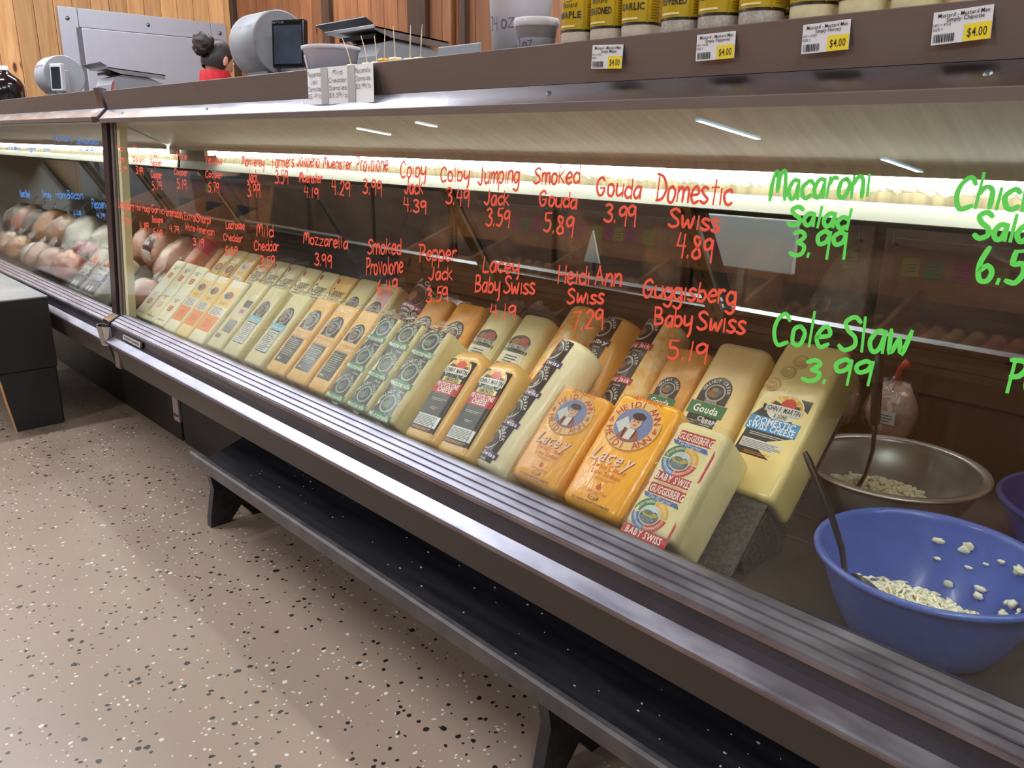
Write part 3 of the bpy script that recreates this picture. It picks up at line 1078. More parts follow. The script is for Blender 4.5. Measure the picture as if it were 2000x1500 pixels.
WORDS = [
('Hot', -2.931, 0.556, -2.852, 0.552, 0.017, 'r'),
('Ham', -2.917, 0.52, -2.864, 0.519, 0.017, 'r'),
('5.79', -2.914, 0.49, -2.846, 0.487, 0.017, 'r'),
('Deli', -2.778, 0.556, -2.711, 0.552, 0.016, 'r'),
('Salami', -2.786, 0.524, -2.677, 0.523, 0.015, 'r'),
('3.99', -2.766, 0.487, -2.704, 0.481, 0.023, 'r'),
('Hot', -2.634, 0.544, -2.564, 0.542, 0.022, 'r'),
('Pepper', -2.641, 0.516, -2.549, 0.516, 0.017, 'r'),
('Cooper', -2.638, 0.479, -2.55, 0.479, 0.02, 'r'),
('5.79', -2.633, 0.442, -2.557, 0.446, 0.025, 'r'),
('White', -2.457, 0.539, -2.364, 0.537, 0.02, 'r'),
('Cooper', -2.458, 0.495, -2.362, 0.494, 0.017, 'r'),
('5.19', -2.441, 0.456, -2.374, 0.455, 0.026, 'r'),
('Yellow', -2.244, 0.531, -2.134, 0.53, 0.023, 'r'),
('Cooper', -2.241, 0.495, -2.136, 0.496, 0.017, 'r'),
('5.79', -2.225, 0.455, -2.158, 0.456, 0.026, 'r'),
('Monterey', -2.02, 0.532, -1.901, 0.531, 0.024, 'r'),
('Jack', -1.992, 0.491, -1.934, 0.494, 0.028, 'r'),
('3.99', -1.991, 0.457, -1.924, 0.46, 0.03, 'r'),
('Longhorn', -2.945, 0.369, -2.8, 0.365, 0.029, 'r'),
('4.59', -2.917, 0.318, -2.841, 0.313, 0.022, 'r'),
('Hot Hoop', -2.781, 0.372, -2.658, 0.372, 0.02, 'r'),
('4.89', -2.753, 0.31, -2.678, 0.313, 0.024, 'r'),
('Garlic', -2.647, 0.373, -2.551, 0.374, 0.021, 'r'),
('Bologna', -2.644, 0.342, -2.558, 0.347, 0.018, 'r'),
('5.69', -2.642, 0.3, -2.569, 0.303, 0.022, 'r'),
('Horseradish', -2.542, 0.371, -2.407, 0.371, 0.023, 'r'),
('4.79', -2.509, 0.325, -2.438, 0.325, 0.02, 'r'),
('Extra(Sharp)', -2.395, 0.37, -2.214, 0.37, 0.022, 'r'),
('White-American', -2.392, 0.34, -2.193, 0.34, 0.019, 'r'),
('3.19', -2.337, 0.301, -2.267, 0.303, 0.02, 'r'),
('Lacrosse', -2.12, 0.366, -2.012, 0.372, 0.02, 'r'),
('Cheddar', -2.137, 0.334, -2.025, 0.338, 0.018, 'r'),
('5.89', -2.129, 0.293, -2.057, 0.301, 0.022, 'r'),
('Farmers', -1.86, 0.529, -1.755, 0.536, 0.028, 'r'),
('3.59', -1.846, 0.495, -1.784, 0.497, 0.029, 'r'),
('Jalapeno', -1.742, 0.538, -1.643, 0.539, 0.027, 'r'),
('Muenster', -1.731, 0.503, -1.63, 0.505, 0.021, 'r'),
('4.19', -1.709, 0.472, -1.648, 0.47, 0.022, 'r'),
('Muenster', -1.625, 0.539, -1.512, 0.538, 0.022, 'r'),
('4.29', -1.589, 0.485, -1.52, 0.483, 0.03, 'r'),
('Provolone', -1.495, 0.535, -1.381, 0.539, 0.031, 'r'),
('3.99', -1.467, 0.491, -1.402, 0.49, 0.03, 'r'),
('Colby', -1.338, 0.529, -1.258, 0.532, 0.029, 'r'),
('Jack', -1.324, 0.498, -1.265, 0.501, 0.028, 'r'),
('4.39', -1.324, 0.467, -1.254, 0.464, 0.024, 'r'),
('Mozzarella', -1.712, 0.365, -1.524, 0.371, 0.024, 'r'),
('3.99', -1.66, 0.321, -1.59, 0.324, 0.027, 'r'),
('Smoked', -1.446, 0.368, -1.329, 0.38, 0.031, 'r'),
('Colby', -1.212, 0.526, -1.132, 0.529, 0.026, 'r'),
('3.49', -1.193, 0.487, -1.13, 0.487, 0.029, 'r'),
('Jumping', -1.107, 0.524, -1.004, 0.533, 0.029, 'r'),
('Jack', -1.088, 0.49, -1.025, 0.494, 0.024, 'r'),
('3.59', -1.079, 0.455, -1.022, 0.459, 0.028, 'r'),
('Smoked', -0.968, 0.531, -0.869, 0.537, 0.026, 'r'),
('Gouda', -0.952, 0.499, -0.871, 0.498, 0.022, 'r'),
('5.89', -0.938, 0.457, -0.875, 0.456, 0.029, 'r'),
('Gouda', -0.831, 0.522, -0.748, 0.52, 0.026, 'r'),
('3.99', -0.811, 0.483, -0.753, 0.48, 0.027, 'r'),
('Domestic', -0.721, 0.52, -0.596, 0.519, 0.033, 'r'),
('Swiss', -0.692, 0.485, -0.609, 0.484, 0.025, 'r'),
('4.89', -0.675, 0.446, -0.617, 0.444, 0.031, 'r'),
('Provolone', -1.453, 0.324, -1.321, 0.343, 0.033, 'r'),
('6.49', -1.41, 0.289, -1.339, 0.298, 0.029, 'r'),
('Pepper', -1.27, 0.373, -1.158, 0.386, 0.029, 'r'),
('Jack', -1.237, 0.34, -1.166, 0.35, 0.023, 'r'),
('3.59', -1.241, 0.297, -1.177, 0.307, 0.027, 'r'),
('Lacey', -1.082, 0.374, -0.99, 0.383, 0.026, 'r'),
('Baby Swiss', -1.1, 0.335, -0.949, 0.353, 0.028, 'r'),
('4.19', -1.055, 0.296, -0.993, 0.301, 0.024, 'r'),
('Heidi Ann', -0.897, 0.377, -0.768, 0.391, 0.028, 'r'),
('Swiss', -0.873, 0.348, -0.799, 0.359, 0.023, 'r'),
('7.29', -0.86, 0.308, -0.797, 0.319, 0.029, 'r'),
('Guggisberg', -0.725, 0.38, -0.572, 0.391, 0.026, 'r'),
('Baby Swiss', -0.699, 0.342, -0.552, 0.355, 0.025, 'r'),
('5.19', -0.669, 0.298, -0.607, 0.303, 0.027, 'r'),
('Mild', -1.944, 0.361, -1.858, 0.367, 0.027, 'r'),
('Cheddar', -1.959, 0.324, -1.83, 0.335, 0.024, 'r'),
('3.59', -1.929, 0.282, -1.853, 0.29, 0.031, 'r'),
('Macaroni', -0.541, 0.531, -0.416, 0.542, 0.035, 'g'),
('Salad', -0.511, 0.501, -0.436, 0.503, 0.023, 'g'),
('3.99', -0.502, 0.464, -0.434, 0.468, 0.03, 'g'),
('Chicken', -0.321, 0.534, -0.206, 0.538, 0.033, 'g'),
('Salad', -0.295, 0.504, -0.229, 0.506, 0.026, 'g'),
('6.59', -0.285, 0.459, -0.224, 0.465, 0.033, 'g'),
('Cole Slaw', -0.509, 0.349, -0.342, 0.367, 0.04, 'g'),
('3.99', -0.461, 0.309, -0.38, 0.323, 0.029, 'g'),
('Potato', -0.237, 0.35, -0.147, 0.361, 0.033, 'g'),
('Honey', -3.641, 0.58, -3.414, 0.58, 0.024, 'b'),
('Smoked', -3.354, 0.573, -3.12, 0.573, 0.02, 'b'),
('Turkey', -4.458, 0.537, -4.145, 0.539, 0.02, 'b'),
('Ham', -4.033, 0.533, -3.906, 0.532, 0.026, 'b'),
('5.49', -3.784, 0.537, -3.704, 0.536, 0.018, 'b'),
('4.99', -3.331, 0.542, -3.16, 0.543, 0.018, 'b'),
('Roast Beef', -4.208, 0.337, -4.04, 0.34, 0.028, 'b'),
('Turkey', -3.86, 0.355, -3.731, 0.358, 0.024, 'b'),
('Ham', -3.66, 0.361, -3.522, 0.365, 0.028, 'b'),
('Bacon', -3.509, 0.367, -3.318, 0.375, 0.029, 'b'),
('Peppered', -3.224, 0.351, -3.03, 0.359, 0.028, 'b'),
('4.79', -3.173, 0.321, -3.089, 0.322, 0.014, 'b'),
('4.49', -3.444, 0.299, -3.358, 0.303, 0.027, 'b'),
]

INK = {'r': plain('marker_red', (250, 92, 64), 0.55), 'g': plain('marker_green', (104, 232, 92), 0.55), 'b': plain('marker_blue', (64, 134, 214), 0.55)}
PEN = {'r': 0.0042, 'g': 0.0056, 'b': 0.0052}
for i, (w, xa, sa, xb, sb, h, k) in enumerate(WORDS):
    left = xa < -3.0
    org = OL if left else OR
    par = GLASS_L if left else GLASS_R
    m = MB()
    pen = PEN[k] * (0.84 if h < 0.02 and not left else 1.0)
    hand_word(m, w, xa, sa, xb, sb, h, pen, lambda x, y, d: (lambda p: (p[0] - org[0], p[1] - org[1], p[2]))(on_glass(x, y, -0.0012 - d)), seed=i)
    o = m.build('painted_price' if any(ch.isdigit() for ch in w) else 'painted_word', INK[k], par, fix=False)
# ------------------------------------------------------------------ stepped display racks
M_RACK = vari('rack_plastic', (50, 46, 45), (78, 73, 70), 160, 0.6, detail=2)
K = sqrt(0.5)


def sw(s, w):
    """(y, z) from distance s up the slope and height w above it (45 degrees)"""
    return ((s - w) * K, (s + w) * K)


def rack(x0, x1, label):
    c = thing('display_rack', label, 'rack', ((x0 + x1) / 2, 1.05, 0.445), group='black stepped racks under the cheese')
    ox, oy, oz = (x0 + x1) / 2, 1.05, 0.445

    def pr(name, pts):
        m = MB()
        m.prism([(p[0] - oy, p[1] - oz) for p in pts], x0 - ox, x1 - ox)
        return m.build(name, M_RACK, c)
    pr("lower_board", [sw(1.065, -0.4125), sw(1.198, -0.4125), sw(1.198, -0.4165), sw(1.065, -0.4165)])
    pr("lip", [sw(1.195, -0.4126), sw(1.1985, -0.4126), sw(1.201, -0.522), sw(1.1975, -0.522)])
    pr('upper_board', [sw(1.207, -0.5165), sw(1.44, -0.5165), sw(1.44, -0.5215), sw(1.207, -0.5215)])
    for xx in (x0 + 0.002, x1 - 0.006):
        m = MB()
        m.prism([(p[0] - oy, p[1] - oz) for p in (sw(1.10, -0.43), sw(1.195, -0.43), sw(1.198, -0.527), (1.210, 0.4457), (1.09, 0.4457))], xx - ox, xx + 0.004 - ox)
        if x1 < -0.7 or xx < x1 - 0.1:
            m.prism([(p[0] - oy, p[1] - oz) for p in (sw(1.25, -0.522), sw(1.43, -0.522), (1.40, 0.4457), (1.30, 0.4457))], xx - ox, xx + 0.004 - ox)
        m.build('side_bracket', M_RACK, c)
    return c


edges = [-2.96, -2.37, -1.78, -1.19, -0.585]
side = ['under the plain white sandwich loaves', 'under the blue-banded and cheddar loaves', 'under the mozzarella and smoked provolone', 'under the orange bags, at the open right end']
for i in range(4):
    rack(edges[i] + 0.002, edges[i + 1] - 0.002, 'black stepped plastic display rack ' + side[i])
for i, (a_, b_) in enumerate(((-5.9, -5.0), (-4.99, -4.0), (-3.99, -2.975))):
    rack(a_, b_, 'black stepped rack under the wrapped meats, ' + ('left stretch', 'middle stretch', 'stretch beside the brown corner post')[i])

# ------------------------------------------------------------------ cheese bodies
def section(w, t, r, n=6):
    """rounded rectangle in (u, w), w from 0 to t"""
    r = min(r, w / 2 - 1e-4, t / 2 - 1e-4)
    pts = []
    for cx_, cy_, a0 in ((w / 2 - r, r, -pi / 2), (w / 2 - r, t - r, 0), (-w / 2 + r, t - r, pi / 2), (-w / 2 + r, r, pi)):
        for k in range(n + 1):
            a = a0 + pi / 2 * k / n
            pts.append((cx_ + r * cos(a), cy_ + r * sin(a)))
    return pts


def body_mesh(w, L, t, r, er, bulge=0.0, lump=0.0, seed=0, taper=0.0, dome=0.0):
    base = section(w, t, r)
    n = len(base)
    vs_ = []
    for k in range(5):
        a = pi / 2 * k / 4
        vs_.append((er * (1 - cos(a)) if False else er * (1 - sin(a)), er * (1 - cos(a))))
    rings = [(0.0, er)] + [(er * (1 - cos(pi / 2 * k / 4)), er * (1 - sin(pi / 2 * k / 4))) for k in range(1, 5)]
    mid = [(er + (L - 2 * er) * k / 8, 0.0) for k in range(1, 8)]
    e2 = max(er, dome)
    rings2 = [(L - e2 * (1 - cos(pi / 2 * k / 6)), er * (1 - sin(pi / 2 * k / 6)) if dome == 0 else dome * (1 - sqrt(max(0, 1 - (1 - (1 - cos(pi / 2 * k / 6))) ** 2)))) for k in range(6, -1, -1)]
    if dome:
        mid = [(er + (L - e2 - er) * k / 8, 0.0) for k in range(1, 8)]
    allr = rings + mid + rings2
    V, F = [], []
    for v, ins in allr:
        f = v / L
        bu = 1 + bulge * sin(pi * f)
        tp = 1 - taper * f
        for (u, q) in base:
            du = max(0.02, (w / 2 - ins) / (w / 2))
            dq = max(0.02, (t / 2 - ins * (0.6 if dome else 1.0)) / (t / 2))
            uu, ww = u * du * bu * tp, t / 2 + (q - t / 2) * dq * bu
            if lump:
                uu += lump * noise.noise(Vector((u * 30, v * 30, seed)))
                ww += lump * noise.noise(Vector((q * 30 + 9, v * 30, seed + u * 12)))
            V.append((uu, v, ww))
    for i in range(len(allr) - 1):
        for k in range(n):
            k2 = (k + 1) % n
            F.append((i * n + k, i * n + k2, (i + 1) * n + k2, (i + 1) * n + k))
    F.append(tuple(range(n))[::-1])
    F.append(tuple((len(allr) - 1) * n + k for k in range(n)))
    m = MB()
    m.add(V, F, 0, True)
    return m


def top_surf(w, t, r, bulge=0.0, L=0.25):
    r = min(r, w / 2 - 1e-4, t / 2)
    a = w / 2 - r

    def s(u, v, h):
        b = 1 + bulge * sin(pi * min(max(v / L, 0), 1))
        sg = 1 if u >= 0 else -1
        q = abs(u)
        if q <= a:
            x, z, nx, nz = q, t, 0, 1
        elif q <= a + r * pi / 2:
            th = (q - a) / r
            x, z, nx, nz = a + r * sin(th), t - r + r * cos(th), sin(th), cos(th)
        else:
            x, z, nx, nz = a + r, t - r - (q - a - r * pi / 2), 1, 0
        z = t / 2 + (z - t / 2) * b
        return (sg * (x * b + nx * h), v, z + nz * h)
    return s


M_FILM = glass_mat('cling_film', (0.97, 0.97, 0.96), 0.045, 0.07, 0.025, bump=(90, 1.0))
M_FILM_EDGE = glass_mat('film_edge', (0.93, 0.94, 0.93), 0.06, 0.16, 0.10, bump=(60, 0.9), haze=((214, 214, 206), 0.10))


def film(parent, w, L, t, seed, over=0.03, top_only=True, up=0.004, tail=True):
    """loose clear wrapping over the top with a flattened, crinkled tail at the upper end"""
    rnd = random.Random(seed)
    k1, k2 = rnd.uniform(0, 9), rnd.uniform(0, 9)

    def fn(a, b):
        u = (a - 0.5) * (w + 0.012)
        v = -0.008 + (L + 0.012) * b
        z = t + up + 0.0036 * noise.noise(Vector((u * 34 + k1, v * 22, k2))) + 0.0024 * noise.noise(Vector((u * 90 + v * 40, v * 60 + k2, k1)))
        e = max(0, abs(a - 0.5) - 0.42) / 0.08
        return (u, v, z - 0.020 * e * e)
    m = MB()
    m.grid(fn, 24, 40)
    m.build('plastic_wrap', M_FILM, parent, fix=False)
    if tail:
        def f2(a, b):
            u = (a - 0.5) * (w + 0.004 - 0.012 * b)
            v = L + 0.001 + over * b * (0.75 + 0.5 * noise.noise(Vector((a * 4, k1, 0))))
            z = t * (0.96 - 0.1 * b) + up * (1 - b) + 0.012 * b * noise.noise(Vector((u * 40 + k2, v * 30, k1)))
            return (u, v, z)
        m = MB()
        m.grid(f2, 18, 5)
        m.build('wrap_tail', M_FILM_EDGE, parent, fix=False)

        def f3(a, b):
            u = (a - 0.5) * (w + 0.006)
            v = 0.002 - 0.016 * b + 0.004 * noise.noise(Vector((a * 5, k2, 1)))
            z = t * (0.95 - 0.75 * b) + 0.006 * noise.noise(Vector((u * 50 + k2, b * 3, k1)))
            return (u, v, z)
        m = MB()
        m.grid(f3, 16, 4)
        m.build('wrap_foot', M_FILM_EDGE, parent, fix=False)


def cheese(name, label, cat, xc, w, L, t, mat, row=1, v0=0.0, r=0.012, er=0.010, bulge=0.0, lump=0.0, seed=0, design=None, yaw=0.0,
           group=None, wrap=None, taper=0.0, part='cheese_block', lift=0.0, dome=0.0):
    if row == 1:
        s0, w0 = 1.048 + v0, -0.4120 + lift
    else:
        s0, w0 = 1.3117 + v0, -0.5160 + lift
    y, z = sw(s0, w0)
    o = thing(name, label, cat, (xc, y, z), (radians(45), 0, yaw), group)
    if yaw:
        o.rotation_mode = 'QUATERNION'
        from mathutils import Quaternion
        o.rotation_quaternion = Quaternion((1, 0, 0), radians(45)) @ Quaternion((0, 0, 1), yaw)
    body_mesh(w, L, t, r, er, bulge, lump, seed, taper, dome).build(part, mat, o)
    if design:
        lb = Label(top_surf(w, t, r, bulge, L))
        design(lb, w, L)
        lb.h = 0.0004
        lb.build(o)
    if wrap is not None:
        film(o, w, L, t * (1 + bulge), seed + 3, **wrap)
    return o


BLK, WHT, CRM = (38, 36, 38), (236, 234, 226), (226, 218, 186)


def walnut(lb, u, v, s, ribbon=None, word='', rib_h=0.2, dark=(44, 42, 44), below=True):
    """arched dark badge: ring with a small scene, name along the arch, coloured ribbon with the cheese kind"""
    lb.ell(u, v, 0.50 * s, 0.52 * s, dark, 0, 0, pi, 20)
    lb.rect(u - 0.50 * s, v - 0.42 * s, u + 0.50 * s, v, dark, 0)
    lb.ell(u, v - 0.05 * s, 0.33 * s, 0.31 * s, (178, 176, 170), 1)
    lb.ell(u, v - 0.05 * s, 0.28 * s, 0.26 * s, (74, 62, 58), 2)
    lb.ell(u - 0.05 * s, v - 0.10 * s, 0.20 * s, 0.13 * s, (140, 96, 60), 3, n=10)
    lb.ell(u + 0.08 * s, v - 0.01 * s, 0.13 * s, 0.10 * s, (96, 92, 118), 4, n=10)
    lb.ell(u - 0.04 * s, v + 0.05 * s, 0.12 * s, 0.07 * s, (150, 130, 84), 5, n=8)
    lb.arc_text('WALNUT CREEK', u, v - 0.05 * s, 0.415 * s, 0.425 * s, pi * 0.98, pi * 0.02, 0.105 * s, (222, 220, 212), 3, 'b')
    lb.rect(u - 0.2 * s, v - 0.44 * s, u + 0.2 * s, v - 0.33 * s, (178, 176, 170), 3)
    lb.text('FOODS', u, v - 0.385 * s, 0.07 * s, dark, 5, 'b')
    if ribbon:
        lb.rect(u - 0.62 * s, v - 0.44 * s - rib_h * s * 1.3, u + 0.62 * s, v - 0.44 * s, ribbon, 3)
        if word:
            lb.text(word, u, v - 0.44 * s - rib_h * s * 0.65, rib_h * s * 0.72, (240, 240, 234), 5, 'b', min(1.06 * s, 0.17 * s * len(word)))


def martin(lb, u, v, s):
    """oval farm badge: yellow rays, red barn, white banner with the maker's name"""
    lb.ell(u, v, 0.5 * s, 0.42 * s, (232, 228, 214), 1)
    lb.ell(u, v + 0.02 * s, 0.46 * s, 0.36 * s, (236, 176, 52), 2, 0, pi, 18)
    for k in range(5):
        a = pi * (0.12 + 0.18 * k)
        lb.poly([(u, v + 0.03 * s), (u + 0.44 * s * cos(a), v + 0.02 * s + 0.34 * s * sin(a)), (u + 0.44 * s * cos(a + 0.2), v + 0.02 * s + 0.34 * s * sin(a + 0.2))], (246, 214, 104), 3)
    lb.poly([(u - 0.40 * s, v + 0.02 * s), (u + 0.42 * s, v + 0.02 * s), (u + 0.36 * s, v + 0.12 * s), (u - 0.1 * s, v + 0.09 * s), (u - 0.34 * s, v + 0.15 * s)], (70, 54, 36), 4)
    lb.poly([(u - 0.14 * s, v + 0.03 * s), (u + 0.26 * s, v + 0.03 * s), (u + 0.26 * s, v + 0.15 * s), (u + 0.18 * s, v + 0.26 * s), (u + 0.06 * s, v + 0.30 * s), (u - 0.06 * s, v + 0.26 * s), (u - 0.14 * s, v + 0.15 * s)], (206, 52, 34), 5)
    lb.rect(u - 0.5 * s, v - 0.2 * s, u + 0.5 * s, v + 0.03 * s, (236, 234, 226), 6)
    lb.text('JOHN F. MARTIN', u, v - 0.085 * s, 0.15 * s, (34, 32, 32), 8, 'b', 0.94 * s)
    lb.text('& SONS', u, v - 0.29 * s, 0.11 * s, (34, 32, 32), 8, 'b', 0.36 * s)


# ---- front row designs
def d_white(lb, w, L):
    red, gr, lg = (196, 84, 70), (146, 142, 122), (238, 236, 216)
    for i in range(2):
        v = L * (0.28 + 0.46 * i)
        lb.rect(-w * 0.16, v - 0.004, w * 0.18, v + 0.010, red, 0)
        lb.poly([(-w * 0.20, v - 0.006), (w * 0.22, v - 0.006), (w * 0.12, v - 0.013), (-w * 0.10, v - 0.013)], red, 0)
        lb.text('USA', 0.001, v + 0.003, 0.006, (240, 230, 210), 2, 'b')
        lb.ell(0, v + 0.032, 0.010, 0.009, gr, 0, pi, 2 * pi)
        lb.text('CHEESE', 0, v + 0.036, 0.006, gr, 1, 'b', w * 0.5)
    lb.lines(-w * 0.33, L * 0.46, w * 0.36, L * 0.62, 7, lg, 0)
    lb.lines(-w * 0.33, L * 0.86, w * 0.36, L * 0.965, 6, (250, 250, 240), 0, 0.6)
    lb.text('AMERICAN', 0, L * 0.08, 0.0055, gr, 1, 'b', w * 0.62)


def d_orange(lb, w, L):
    lb.rect(-w * 0.40, L * 0.18, w * 0.40, L * 0.42, (240, 138, 60), 0)
    lb.rect(-w * 0.38, L * 0.42, w * 0.38, L * 0.565, (228, 224, 212), 0)
    lb.lines(-w * 0.33, L * 0.435, w * 0.33, L * 0.555, 6, (128, 126, 120), 1)
    lb.rect(-w * 0.40, L * 0.565, w * 0.40, L * 0.86, (240, 204, 118), 0)
    lb.ell(0, L * 0.745, w * 0.33, L * 0.075, (214, 214, 204), 1)
    lb.ell(0, L * 0.745, w * 0.26, L * 0.060, (110, 132, 140), 2)
    lb.ell(w * 0.12, L * 0.745, w * 0.11, L * 0.04, (216, 84, 52), 3)
    lb.ell(-w * 0.10, L * 0.735, w * 0.12, L * 0.035, (84, 104, 66), 3)
    lb.lines(-w * 0.22, L * 0.60, w * 0.24, L * 0.645, 3, (176, 128, 60), 1)
    lb.lines(-w * 0.24, L * 0.24, w * 0.24, L * 0.36, 4, (214, 104, 36), 1)
    lb.lines(-w * 0.40, L * 0.88, w * 0.42, L * 0.98, 5, (250, 248, 236), 0, 0.62)


def d_blue(lb, w, L):
    dk = (66, 66, 66)
    walnut(lb, 0, L * 0.66, w * 0.60, (112, 196, 220), '', 0.22, dk)
    lb.text('Pepper Jack', 0, L * 0.66 - w * 0.351, w * 0.085, (240, 248, 250), 5, 'i', w * 0.6)
    lb.rect(-w * 0.30, L * 0.17, w * 0.30, L * 0.475, dk, 0)
    lb.rect(-w * 0.27, L * 0.185, w * 0.27, L * 0.46, (216, 218, 208), 1)
    lb.lines(-w * 0.23, L * 0.20, w * 0.24, L * 0.45, 11, (112, 112, 106), 2)


def d_partial(lb, w, L):
    dk = (60, 58, 56)
    lb.rect(-w * 0.05, L * 0.62, w * 0.44, L * 0.72, dk, 0)
    lb.rect(-w * 0.1, L * 0.50, w * 0.40, L * 0.62, (214, 210, 196), 0)
    lb.rect(0, L * 0.53, w * 0.24, L * 0.58, (198, 86, 66), 1)
    lb.rect(-w * 0.2, L * 0.24, w * 0.34, L * 0.42, (88, 86, 82), 0)
    lb.rect(-w * 0.32, L * 0.14, w * 0.0, L * 0.20, (110, 108, 102), 0)


def d_cheddar(lb, w, L):
    dk = (62, 58, 54)
    lb.rect(-w * 0.34, L * 0.14, w * 0.30, L * 0.47, dk, 0)
    lb.lines(-w * 0.28, L * 0.24, w * 0.24, L * 0.45, 9, (176, 170, 156), 2, 0.3)
    lb.text('Mild', -w * 0.18, L * 0.18, 0.007, (200, 194, 180), 2, 'b')
    lb.rect(-w * 0.44, L * 0.47, w * 0.42, L * 0.56, (230, 168, 62), 0)
    lb.text('Mild Cheddar', -w * 0.01, L * 0.515, w * 0.105, (250, 240, 214), 2, 'i', w * 0.74)
    walnut(lb, 0, L * 0.70, w * 0.66, dark=dk)
    lb.lines(-w * 0.36, L * 0.90, w * 0.36, L * 0.97, 3, (252, 226, 176), 0, 0.5)


def d_mozz(lb, w, L):
    dk = (46, 52, 48)
    lb.rect(-w * 0.40, L * 0.015, w * 0.36, L * 0.985, dk, 0)
    for q in range(3):
        v = L * (0.16 + 0.345 * q)
        lb.ell(0, v, w * 0.27, w * 0.26, (150, 178, 164), 1)
        lb.ell(0, v, w * 0.22, w * 0.21, (62, 74, 70), 2)
        lb.ell(-w * 0.04, v - w * 0.03, w * 0.14, w * 0.10, (98, 116, 78), 3, n=10)
        lb.ell(w * 0.06, v + w * 0.04, w * 0.09, w * 0.07, (74, 96, 126), 4, n=8)
        lb.arc_text('WALNUT CREEK', -w * 0.01, v, w * 0.345, w * 0.345, pi * 0.98, pi * 0.02, w * 0.088, (206, 214, 206), 3, 'b')
        lb.rect(-w * 0.46, v - w * 0.47, w * 0.42, v - w * 0.28, (44, 128, 76), 4, sk=0.0)
        lb.text('Mozzarella', -w * 0.02, v - w * 0.375, w * 0.125, (236, 244, 236), 6, 'b', w * 0.80)
        lb.text('Cheese', w * 0.18, v - w * 0.55, w * 0.062, (216, 220, 214), 3, 'n')
        lb.lines(-w * 0.30, v - w * 0.86, w * 0.28, v - w * 0.62, 4, (120, 128, 122), 2, 0.22)


def d_prov(lb, w, L):
    a = w * 0.36
    lb.rect(-a * 1.04, L * 0.085, a * 1.04, L * 0.845, (18, 18, 20), 0)
    lb.rect(-a, L * 0.09, a, L * 0.84, (52, 50, 50), 1)
    lb.rect(-a * 0.86, L * 0.135, a * 0.92, L * 0.25, (222, 222, 216), 2)
    lb.lines(-a * 0.80, L * 0.145, a * 0.86, L * 0.243, 7, (92, 92, 92), 3, 0.4)
    lb.lines(-a * 0.8, L * 0.10, a * 0.8, L * 0.125, 2, (222, 128, 50), 3, 0.45)
    for v, k in ((0.31, 0.30), (0.40, 0.62)):
        lb.lines(-a * k, L * v, a * k, L * (v + 0.03), 2, (186, 184, 178), 3, 0.35)
    lb.rect(-a, L * 0.475, a, L * 0.60, (190, 42, 58), 3)
    lb.rect(-a, L * 0.603, a, L * 0.612, (190, 42, 58), 3)
    lb.text('PROVOLONE', 0, L * 0.565, a * 0.30, (244, 232, 226), 5, 'b', a * 1.78)
    lb.text('CHEESE', 0, L * 0.512, a * 0.30, (244, 232, 226), 5, 'b', a * 1.1)
    lb.rect(-a * 0.66, L * 0.60, a * 0.80, L * 0.645, (226, 218, 120), 5)
    lb.text('SMOKED', a * 0.06, L * 0.622, a * 0.21, (52, 50, 40), 7, 'b', a * 1.1)
    martin(lb, 0, L * 0.745, a * 1.86)


def stripe_log(word, ribbon, dark=(52, 50, 56), uc=0.0, half=0.030, n=3, ph=0.0):
    def d(lb, w, L):
        lb.rect(uc - half, 0.012, uc + half, L - 0.010, dark, 0)
        step = (L - 0.02) / n
        for q in range(n):
            v = 0.02 + step * q + ph
            r_ = half * 0.64
            if v + step * 0.6 < L - 0.012:
                lb.ell(uc, v + step * 0.52, r_, r_, (186, 182, 178), 1)
                lb.ell(uc, v + step * 0.52, r_ * 0.80, r_ * 0.80, (84, 76, 80), 2)
                lb.ell(uc - r_ * 0.1, v + step * 0.50, r_ * 0.5, r_ * 0.4, (142, 104, 80), 3, n=8)
                lb.arc_text('WALNUT CREEK', uc, v + step * 0.52, r_ * 1.28, r_ * 1.28, pi * 0.98, pi * 0.02, r_ * 0.30, (220, 216, 212), 3, 'b')
            lb.rect(uc - half * 1.16, v + step * 0.02, uc + half * 1.16, v + step * 0.20, ribbon, 3)
            lb.text(word, uc, v + step * 0.11, step * 0.115, (240, 236, 236), 5, 'b', half * 2.1)
            lb.text('Cheese', uc + half * 0.3, v - step * 0.05, step * 0.065, (214, 212, 210), 3, 'n')
            lb.lines(uc - half * 0.8, v + step * 0.78, uc + half * 0.8, v + step * 0.96, 4, (128, 126, 130), 2, 0.2)
    return d


